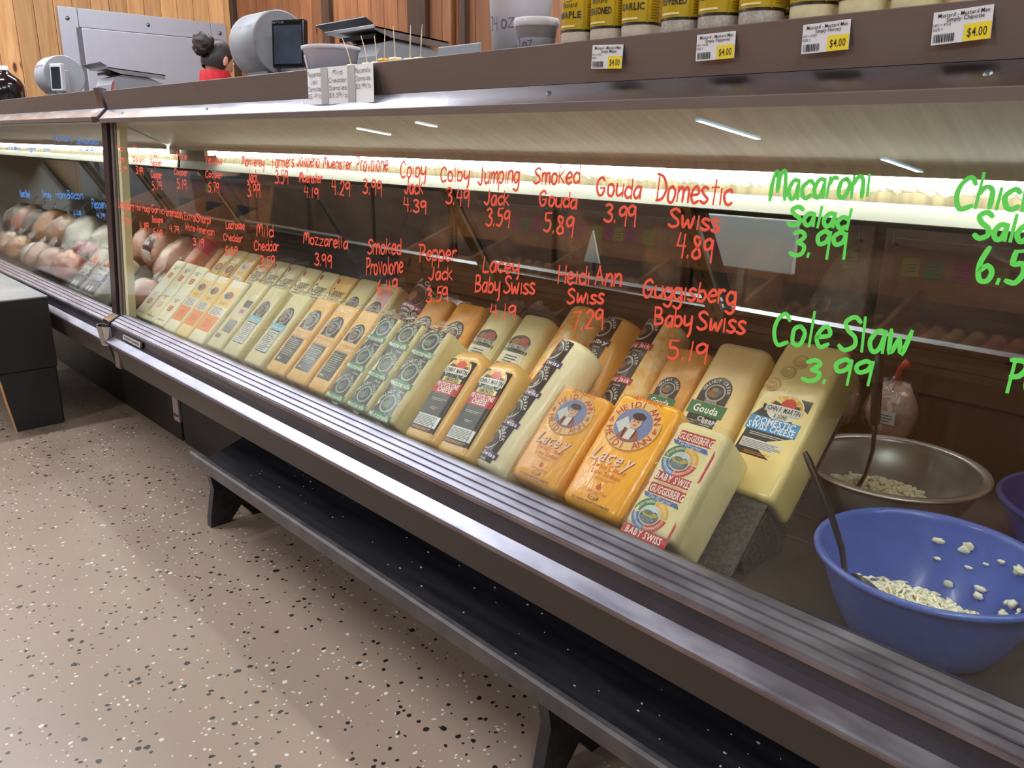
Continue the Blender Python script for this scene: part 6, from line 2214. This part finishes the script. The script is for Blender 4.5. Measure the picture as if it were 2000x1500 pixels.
# shelf tags
for i, (x, zz, rot, t2, code) in enumerate(((-0.8135, 1.2385, 0.05, 'Simply Maple', '47321'), (-0.633, 1.2400, -0.01, 'Simply Peppered', '47318'), (-0.4855, 1.2400, -0.03, 'Simply Horsey', '47320'), (-0.339, 1.2400, -0.05, 'Simply Chipotle', '47321'))):
    o = thing('price_tag', 'white and yellow $4.00 shelf tag, ' + ('under the first mustard bottles, leftmost', 'second from the left, peppered mustard', 'third from the left, horsey mustard', 'cut by the right frame edge, chipotle mustard')[i], 'price tag',
              (x, 0.9555, zz), (0, rot, 0), 'mustard price tags on the case lip')
    m = MB()
    m.box(-0.0285, 0.0285, -0.0006, 0.0002, -0.0160, 0.0160)
    m.build('tag_card', plain('tag_white', (222, 218, 220), 0.4), o)
    lb = Label(lambda u, v, h: (u, -0.0006 - h, v), 0, 0, 0.1)
    lb.rect(0.003, -0.0158, 0.0283, 0.0008, (238, 212, 38), 0)
    lb.text('Mustard - Mustard Man', 0.001, 0.0120, 0.0040, (40, 38, 42), 1, 'n', 0.049)
    lb.text(t2, 0.003, 0.0074, 0.0040, (40, 38, 42), 1, 'n', 0.0024 * len(t2))
    lb.text('UPC > ' + code, -0.0275, 0.0030, 0.0026, (70, 66, 70), 1, 'n', 0.017, 'l')
    lb.text('SIZE >', -0.0275, -0.0012, 0.0026, (70, 66, 70), 1, 'n', 0.010, 'l')
    lb.text('$4.00', 0.0156, -0.0075, 0.0085, (52, 46, 28), 1, 'n', 0.0185)
    rb = random.Random(i)
    u = -0.0262
    while u < -0.006:
        wv = rb.choice((0.0004, 0.0008, 0.0012))
        lb.rect(u, -0.0140, u + wv, -0.0060, (48, 46, 50), 1)
        u += wv + rb.choice((0.0005, 0.0009))
    lb.build(o)

# dark juice jug at the far left
o = thing('juice_jug', 'dark juice jug with white cap and purple label, at the left frame edge', 'jug', (-4.93, 1.12, 1.256))
m = MB()
m.lathe([(0.0, 0.0), (0.085, 0.0), (0.092, 0.01), (0.092, 0.105), (0.080, 0.135), (0.050, 0.160), (0.034, 0.172), (0.032, 0.185)], (0, 0, 0), 32, 'z', cap=False)
m.build('jug_body', plain('dark_juice', (22, 12, 18), 0.12, 0, 0.6), o)
m = MB()
m.lathe([(0.033, 0.170), (0.033, 0.196), (0.030, 0.199), (0, 0.199)], (0, 0, 0), 24, 'z', cap=False)
m.build('cap', M_WHITE, o)
m = MB()
m.tube([(0.034, -0.01, 0.172), (0.05, -0.03, 0.185), (0.062, -0.04, 0.168), (0.055, -0.035, 0.15)], 0.008, 8)
m.build('handle', glass_mat('clear_handle', (0.9, 0.9, 0.9), 0.08, 0.05, 0.1), o)
lb = Label(lambda u, v, h: ((0.0925 + h) * cos(-pi / 2 + 0.35 + u / 0.0925), (0.0925 + h) * sin(-pi / 2 + 0.35 + u / 0.0925), v), 0, 0, 0.01)
lb.rect(-0.05, 0.015, 0.05, 0.095, (206, 196, 206), 0)
lb.rect(-0.047, 0.045, 0.047, 0.092, (86, 52, 92), 1)
lb.lines(-0.03, 0.02, 0.03, 0.042, 3, (90, 80, 96), 1)
lb.build(o)

# ------------------------------------------------------------------ person behind the counter
SK = plain('skin', (216, 160, 136), 0.5)
HAIRM = vari('dark_hair', (26, 20, 20), (44, 34, 32), 60, 0.45, stretch=(1, 6, 1), bump_s=0.5, bump_d=0.004)
PX, PY = -5.0, 2.235
per = thing('person', 'person seen from behind, dark hair in a bun, red collar, beige top', 'person', (PX, PY, 0.0))


def skin_body(name, joints, edges_, mat, parent, sub=2):
    me = bpy.data.meshes.new(name)
    me.from_pydata([j[:3] for j in joints], edges_, [])
    o = bpy.data.objects.new(name, me)
    COL.objects.link(o)
    md = o.modifiers.new('skin', 'SKIN')
    md.use_smooth_shade = True
    sv = me.skin_vertices[0].data if me.skin_vertices else None
    if sv is None:
        bm = bmesh.new()
        bm.from_mesh(me)
        bm.verts.layers.skin.verify()
        bm.to_mesh(me)
        bm.free()
        sv = me.skin_vertices[0].data
    for i, j in enumerate(joints):
        sv[i].radius = (j[3], j[4] if len(j) > 4 else j[3])
    sv[0].use_root = True
    s2_ = o.modifiers.new('sub', 'SUBSURF')
    s2_.levels = s2_.render_levels = sub
    o.data.materials.append(mat)
    o.parent = parent
    return o


# she faces the wall (+y), head bent forward; joints in her own frame
J = [(0, 0, 0.92, .155, .115), (0, 0.00, 1.08, .135, .10), (0, -0.01, 1.26, .155, .11), (0, 0.0, 1.385, .14, .085), (0, 0.015, 1.425, .060, .058), (0, 0.035, 1.475, .052, .052), (0, 0.055, 1.50, .048, .048),
     (-.15, 0.0, 1.37, .062), (-.215, 0.02, 1.30, .052), (-.245, 0.06, 1.07, .042), (-.17, 0.27, 1.00, .032), (-.15, 0.33, 0.99, .026),
     (.15, 0.0, 1.37, .062), (.215, 0.02, 1.30, .052), (.245, 0.06, 1.07, .042), (.17, 0.27, 1.00, .032), (.15, 0.33, 0.99, .026),
     (-.09, 0, 0.82, .095), (-.10, 0.01, 0.48, .062), (-.10, -0.02, 0.10, .042), (-.10, 0.12, 0.045, .038), (.09, 0, 0.82, .095), (.10, 0.01, 0.48, .062), (.10, -0.02, 0.10, .042), (.10, 0.12, 0.045, .038)]
E_ = [(0, 1), (1, 2), (2, 3), (3, 4), (4, 5), (5, 6), (3, 7), (7, 8), (8, 9), (9, 10), (10, 11), (3, 12), (12, 13), (13, 14), (14, 15), (15, 16), (0, 17), (17, 18), (18, 19), (19, 20), (0, 21), (21, 22), (22, 23), (23, 24)]
tr = lambda p: p
bodym = vari('beige_top', (206, 172, 152), (218, 188, 168), 30, 0.8)
body = skin_body('body', J, E_, bodym, per)
# head: shaped ball with jaw, nose, ears; turned to her right a little, bent forward
hd = MB()
HV, HF = [], []
nn, mm = 28, 20
for j in range(mm + 1):
    t = pi * j / mm
    for i in range(nn):
        a = 2 * pi * i / nn
        dx, dy, dz = sin(t) * cos(a), sin(t) * sin(a), cos(t)
        rx, ry, rz = 0.074, 0.094, 0.112
        if dz < -0.1:
            f = min(1, (-dz - 0.1) / 0.9)
            rx *= 1 - 0.30 * f
            ry *= 1 - 0.22 * f
        px, py, pz = dx * rx, dy * ry + (0.016 if dz < -0.1 and dy > 0 else 0) * min(1, (-dz - 0.1) * 2), dz * rz
        g = math.exp(-((dx / 0.16) ** 2 + ((dz + 0.12) / 0.20) ** 2))
        if dy > 0.3:
            py += 0.022 * g
            py += 0.006 * math.exp(-((dx / 0.3) ** 2 + ((dz + 0.52) / 0.10) ** 2))
            py -= 0.008 * math.exp(-(((abs(dx) - 0.38) / 0.16) ** 2 + ((dz - 0.08) / 0.12) ** 2))
        HV.append((px, py, pz))
for j in range(mm):
    for i in range(nn):
        i2 = (i + 1) % nn
        HF.append((j * nn + i, (j + 1) * nn + i, (j + 1) * nn + i2, j * nn + i2))
hd.add(HV, HF, 0, True)
for sx in (-1, 1):
    hd.ball((sx * 0.076, -0.006, -0.006), (0.010, 0.019, 0.031), 12, 8, 0)
    hd.ball((sx * 0.082, -0.010, -0.004), (0.004, 0.011, 0.020), 10, 6, 0)
head = hd.build('head', SK, per)
head.location = (0.0, 0.058, 1.565)
head.rotation_euler = (radians(-16), 0, radians(14))
em = MB()
for sx in (-1, 1):
    em.ball((sx * 0.030, 0.083, 0.008), (0.013, 0.008, 0.009), 12, 8, 0)
    em.ball((sx * 0.030, 0.0905, 0.008), (0.006, 0.002, 0.006), 10, 6, 1)
em.build('eyes', [plain('eye_white', (226, 222, 218), 0.3), plain('iris', (48, 32, 26), 0.3)], head)
mmx = MB()
mmx.ball((0, 0.094, -0.058), (0.022, 0.006, 0.007), 12, 6, 0)
mmx.build('mouth', plain('lips', (176, 98, 92), 0.5), head)
hm = MB()
HV = []
HF = []
for j in range(15):
    t = pi * 0.66 * j / 14
    for i in range(nn):
        a = 2 * pi * i / nn
        tt = t
        if sin(a) > 0.15:
            tt = min(t, pi * (0.34 + 0.20 * (1 - min(1, (sin(a) - 0.15) / 0.6))))
        dx, dy, dz = sin(tt) * cos(a), sin(tt) * sin(a), cos(tt)
        rr_ = 1.0 + 0.03 * noise.noise(Vector((dx * 9, dy * 9, dz * 3)))
        HV.append((dx * 0.082 * rr_, dy * 0.101 * rr_ - 0.003, dz * 0.120 * rr_ + 0.002))
for j in range(14):
    for i in range(nn):
        i2 = (i + 1) % nn
        HF.append((j * nn + i, (j + 1) * nn + i, (j + 1) * nn + i2, j * nn + i2))
hm.add(HV, HF, 0, True)
hm.ball((0.0, -0.116, 0.052), (0.064, 0.056, 0.068), 22, 16, 0, 0.28, 3, 3)
for k in range(7):
    a = 2 * pi * k / 7
    hm.ball((0.040 * cos(a), -0.126, 0.048 + 0.044 * sin(a)), (0.022, 0.028, 0.022), 10, 8, 0, 0.35, k, 3)
hm.build('hair', HAIRM, head)
cm = MB()
cm.lathe([(0.084, 1.405), (0.080, 1.44), (0.078, 1.475), (0.076, 1.500), (0.080, 1.508), (0.085, 1.500), (0.090, 1.455), (0.098, 1.410)], (0, 0.03, 0), 28, 'z', cap=False)
cm.build('red_collar', vari('red_cloth', (184, 28, 42), (202, 40, 52), 40, 0.8), per)
hnd = MB()
for sx in (-1, 1):
    hnd.ball((sx * 0.145, 0.365, 0.985), (0.034, 0.042, 0.016), 14, 8, 0)
    for k in range(4):
        fx_ = sx * (0.145 + (k - 1.5) * 0.017)
        ln = (0.062, 0.074, 0.070, 0.052)[k]
        hnd.tube([(fx_, 0.39, 0.988), (fx_, 0.39 + ln * 0.55, 0.985), (fx_, 0.39 + ln, 0.968)], [0.0085, 0.008, 0.0065], 8)
    hnd.tube([(sx * 0.118, 0.352, 0.985), (sx * 0.098, 0.385, 0.982), (sx * 0.096, 0.405, 0.974)], [0.010, 0.009, 0.007], 8)
hnd.build('hands', SK, per)
trm = MB()
for sx in (-1, 1):
    trm.tube([(sx * 0.09, 0, 0.90), (sx * .095, 0.005, 0.66), (sx * .10, 0.01, 0.48), (sx * .10, -0.005, 0.3), (sx * .10, -0.02, 0.09)], [0.135, 0.118, 0.092, 0.086, 0.078], 18)
    trm.box(sx * 0.10 - 0.048, sx * 0.10 + 0.048, -0.09, 0.18, 0.0, 0.085, bev=0.02)
trm.build('trousers', plain('dark_trousers', (40, 42, 54), 0.8), per)

# ------------------------------------------------------------------ bench before the case
o = thing('bench', 'long low black-painted bench tucked under the case front', 'bench', (-0.85, 0.96, 0.0))
ox, oy = -0.85, 0.96
m = MB()
m.prism([(-2.165 - ox, 0.853 - oy), (1.0 - ox, 0.853 - oy), (1.0 - ox, 1.085 - oy), (-2.31 - ox, 1.085 - oy)], 0.215, 0.238, 'z')
m.build('seat', M_PAINTBLK, o)
m = MB()
m.prism([(0.834 - oy, 0.2125), (0.831 - oy, 0.247), (0.836 - oy, 0.2515), (0.848 - oy, 0.2500), (0.8525 - oy, 0.2125)], -2.225 - ox, 1.0 - ox)
m.build('apron', M_BENCHEDGE, o)
for xl in (-2.235, -0.845):
    h = 0.215
    pts = [(.866, 0.0), (.925, 0.0), (.966, .047), (1.003, 0.0), (1.062, 0.0), (1.064, .03), (1.052, .086), (1.046, .117), (1.060, .165), (1.072, h), (.858, h), (.879, .160), (.886, .117), (.879, .086), (.868, .03)]
    m = MB()
    bm = bmesh.new()
    vv = [bm.verts.new((0, p[0] - oy, p[1])) for p in pts]
    fc = bm.faces.new(vv)
    ex = bmesh.ops.extrude_face_region(bm, geom=[fc])
    for q in ex['geom']:
        if isinstance(q, bmesh.types.BMVert):
            q.co.x += 0.026
    bmesh.ops.triangulate(bm, faces=[f for f in bm.faces if len(f.verts) > 4])
    bm.verts.index_update()
    m.add([q.co[:] for q in bm.verts], [[q.index for q in f.verts] for f in bm.faces])
    bm.free()
    lg = m.build('leg', M_PAINTBLK, o)
    lg.location = (xl - ox, 0, 0)
# crumbs on the seat
m = MB()
rb = random.Random(8)
for i in range(70):
    x = rb.uniform(-2.0, -0.2)
    y = rb.uniform(0.87, 1.05)
    s_ = rb.uniform(0.0008, 0.0024)
    m.ball((x - ox, y - oy, 0.2382 + s_ * 0.4), (s_ * rb.uniform(1, 2), s_, s_ * 0.6), 6, 4)
cr = m.build('crumbs', plain('crumb', (190, 184, 170), 0.7), o)
cr['kind'] = 'stuff'

# ------------------------------------------------------------------ display table at the far left
o = thing('display_table', 'black side table with a pale worn top, at the left frame edge', 'table', (-3.9, 0.74, 0))
m = MB()
m.box(0.356, 0.378, -0.118, 0.095, 0.238, 0.514)
m.build('upper_side_board', M_BLACK, o)
m = MB()
m.prism([(-0.085, 0.0), (0.083, 0.0), (0.083, 0.236), (-0.118, 0.236), (-0.112, 0.20), (-0.104, 0.12)], 0.362, 0.384)
m.build('lower_side_board', M_BLACK, o)
m = MB()
m.prism([(-0.0855, 0.0), (-0.083, 0.0), (-0.100, 0.12), (-0.109, 0.20), (-0.116, 0.235), (-0.1185, 0.235), (-0.1125, 0.20), (-0.1045, 0.12)], 0.361, 0.385)
m.build('raw_wood_edge', plain('chipboard', (196, 150, 104), 0.8), o)
m = MB()
m.box(-0.60, 0.379, -0.30, 0.098, 0.5145, 0.5215, bev=0.002)
m.build('table_top', vari('marble_top', (118, 118, 122), (150, 150, 154), 4, 0.3), o)
m = MB()
m.box(-0.60, -0.578, -0.28, 0.095, 0.0, 0.502)
m.box(-0.58, 0.356, 0.08, 0.095, 0.0, 0.502)
m.build('back_boards', M_BLACK, o)
o = thing('pink_bag', 'pink and white printed bag standing on the side table at the frame edge', 'bag', (-4.16, 0.70, 0.522))
m = MB()
m.ball((0, 0, 0.088), (.09, .07, .075), 20, 12, 0, 0.25, 4, 2)
m.build('bag', vari('pink_print', (214, 120, 140), (232, 226, 228), 26, 0.4, coat=0.4, lo=0.45, hi=0.55), o)

# ------------------------------------------------------------------ work area behind the rear doors
o = thing('cutting_board', 'white board hung behind the rear doors, seen through the glass', 'board', (-1.30, 2.20, 0.70))
m = MB()
m.box(-0.165, 0.165, -0.012, 0.012, 0.06, 0.215, bev=0.004)
m.build('white_board', M_WHITE, o)
m = MB()
m.box(-0.012, 0.012, -0.01, 0.01, -0.70, 0.07)
m.build('post', M_STEEL, o)
o = thing('folded_card', 'small white triangular card on a stand, seen through the rear doors', 'card', (-1.86, 2.15, 0.72))
m = MB()
m.prism([(-0.035, 0.0), (0.035, 0.0), (0.0, 0.11)], -0.004, 0.004, 'y')
m.build('card_face', M_WHITE, o)
m = MB()
m.box(-0.01, 0.01, -0.008, 0.008, -0.72, 0.0)
m.build('post', M_STEEL, o)
M_CAB = vari('cabinet_brown', (78, 54, 42), (98, 70, 54), 4, 0.6, stretch=(1, 6, 6))
for i in range(6):
    x0_ = -6.6 + i * 1.55
    o = thing('back_cabinet', 'dark brown cabinet against the stained pine wall, ' + ('leftmost', 'second from the end wall', 'third from the end wall', 'fourth from the end wall', 'fifth from the end wall', 'sixth from the end wall')[i], 'cabinet',
              (x0_ + 0.77, 3.18, 0), group='dark cabinets behind the counter')
    m = MB()
    m.box(-0.765, 0.765, -0.28, 0.29, 0.08, 1.06)
    m.box(-0.765, 0.765, -0.22, 0.29, 0.0, 0.08)
    m.build('cabinet_body', M_CAB, o)
    m = MB()
    m.box(-0.773, 0.773, -0.32, 0.30, 1.06, 1.10, bev=0.004)
    m.build('cabinet_top', M_CAB, o)
    for sx in (-1, 1):
        m = MB()
        m.box(sx * 0.38 - 0.36, sx * 0.38 + 0.36, -0.305, -0.281, 0.12, 1.02, bev=0.004)
        dd = m.build('cabinet_door', M_CAB, o)
        m = MB()
        m.tube([(sx * 0.06, -0.306, 0.80), (sx * 0.06, -0.33, 0.81), (sx * 0.06, -0.33, 0.91), (sx * 0.06, -0.306, 0.92)], 0.005, 8)
        m.build('handle', M_ALU, dd)

# ------------------------------------------------------------------ produce stand across the aisle (mirrored in the front glass)
M_STAND = wood_material('stand_wood', (184, 118, 66), (206, 142, 86), rough=0.6)
M_GRAN = vari('granite', (88, 70, 58), (150, 124, 102), 120, 0.4, detail=2)
NOTE = {'p': plain('note_pink', (232, 72, 150), 0.7), 'g': plain('note_green', (72, 176, 92), 0.7), 'y': plain('note_yellow', (222, 216, 70), 0.7)}


def stand(x0, x1, label):
    o = thing('produce_stand', label, 'stand', ((x0 + x1) / 2, -2.2, 0))
    ox = (x0 + x1) / 2
    m = MB()
    m.box(x0 - ox, x1 - ox, 0.17, 0.20, 0.86, 1.085)
    m.build('back_board', M_STAND, o)
    m = MB()
    m.box(x0 - ox, x1 - ox, -0.45, 0.24, 1.085, 1.125, bev=0.006)
    m.build('granite_top', M_GRAN, o)
    m = MB()
    m.prism([(0.17, 0.0), (0.62, 0.0), (0.62, 0.56), (0.60, 0.60), (0.17, 0.72)], x0 - ox, x1 - ox)
    m.build('bin_base', M_STAND, o)
    n = max(1, int((x1 - x0) / 0.62))
    for k in range(n + 1):
        xx = x0 - ox + (x1 - x0) * k / n
        m = MB()
        m.prism([(0.19, 0.70), (0.62, 0.56), (0.62, 0.70), (0.19, 0.92)], xx - 0.012, xx + 0.012)
        m.build('bin_divider', M_STAND, o)
    m = MB()
    m.box(x0 - ox, x1 - ox, 0.61, 0.63, 0.5, 0.70)
    m.build('bin_front', M_STAND, o)
    return o, n


stand(-4.8, -0.7, 'long brown wooden produce stand with granite top across the aisle')
stand(-10.6, -7.6, 'brown wooden produce stand with pink notes, farther down the aisle')
nx = [(-4.07, 'p'), (-3.98, 'g'), (-3.88, 'p'), (-3.75, 'g'), (-3.66, 'g'), (-3.56, 'p'), (-3.47, 'p'), (-3.34, 'y'), (-3.25, 'p'), (-3.17, 'y'), (-3.08, 'p'), (-2.94, 'y'),
      (-1.73, 'y'), (-1.44, 'y'), (-1.34, 'g'), (-1.22, 'p'), (-1.08, 'y'), (-2.45, 'p'), (-10.1, 'p'), (-9.75, 'p'), (-9.4, 'p'), (-9.05, 'y'), (-8.65, 'p')]
cn = {'p': 'pink', 'g': 'green', 'y': 'yellow'}
for i, (x, k) in enumerate(nx):
    o = thing('price_note', cn[k] + ' paper price note stuck along the produce stand front', 'note', (x, -1.998, 1.0), (0, rnd.uniform(-.08, .08), 0), group=cn[k] + ' price notes on the produce stands')
    m = MB()
    m.box(-0.038, 0.038, 0.0, 0.002, -0.042, 0.042)
    m.build('note_paper', NOTE[k], o)
    lb = Label(lambda u, v, h: (-u, 0.002 + h, v), 0, 0, 0.1)
    lb.lines(-0.026, -0.02, 0.026, 0.026, 3, (70, 60, 60), 0, 0.25, i)
    lb.build(o, 'pen_marks')


def pile(name, label, cat, x0, x1, mats, r, group, seed):
    rp = random.Random(seed)
    m = MB()
    m.ball((0, 0, 0), r, 12, 8, 0, 0.12, seed, 1.5)
    first = m.build(name, mats)
    tag(first, label, cat, group)
    R_ = max(r) * 1.08
    n = int((x1 - x0) / (2.06 * R_))
    k = 0
    for a in range(6):
        for b in range(n):
            fy = 0.605 - R_ - 2.02 * R_ * a
            if fy < 0.24:
                continue
            q = first if k == 0 else first.copy()
            if k:
                COL.objects.link(q)
            q.location = (x0 + R_ + (x1 - x0 - 2 * R_) * b / max(1, n - 1), -2.2 + fy, 0.60 + (0.60 - fy) / 0.43 * 0.12 + R_ * 1.06)
            q.rotation_euler = (rp.uniform(0, 6), rp.uniform(0, 6), rp.uniform(0, 6))
            k += 1


M_POT = vari('potato_skin', (178, 140, 88), (206, 170, 114), 20, 0.7)
M_ON = vari('onion_skin', (206, 146, 86), (230, 186, 128), 12, 0.4)
M_RPOT = vari('red_onion', (206, 96, 70), (228, 150, 120), 12, 0.45)
pile('potato', 'brown potato in the wide bin of the produce stand', 'potato', -2.05, -1.40, M_POT, (0.036, 0.032, 0.031), 'potatoes in the wide bin', 1)
pile('onion', 'golden onion beside the potatoes in the produce stand', 'onion', -1.365, -1.045, M_ON, (0.034, 0.034, 0.033), 'golden onions in the produce stand', 2)
pile('tomato', 'reddish round vegetable at the right end of the produce stand', 'vegetable', -1.04, -0.72, M_RPOT, (0.034, 0.034, 0.032), 'reddish vegetables in the produce stand', 3)
pile('potato', 'brown potato in the farther bin of the produce stand, under pink notes', 'potato', -4.09, -3.45, M_POT, (0.036, 0.032, 0.031), 'potatoes in the farther bin', 4)
pile('onion', 'golden onion in the middle bin of the produce stand', 'onion', -3.41, -2.77, M_ON, (0.034, 0.034, 0.033), 'golden onions in the middle bin', 5)
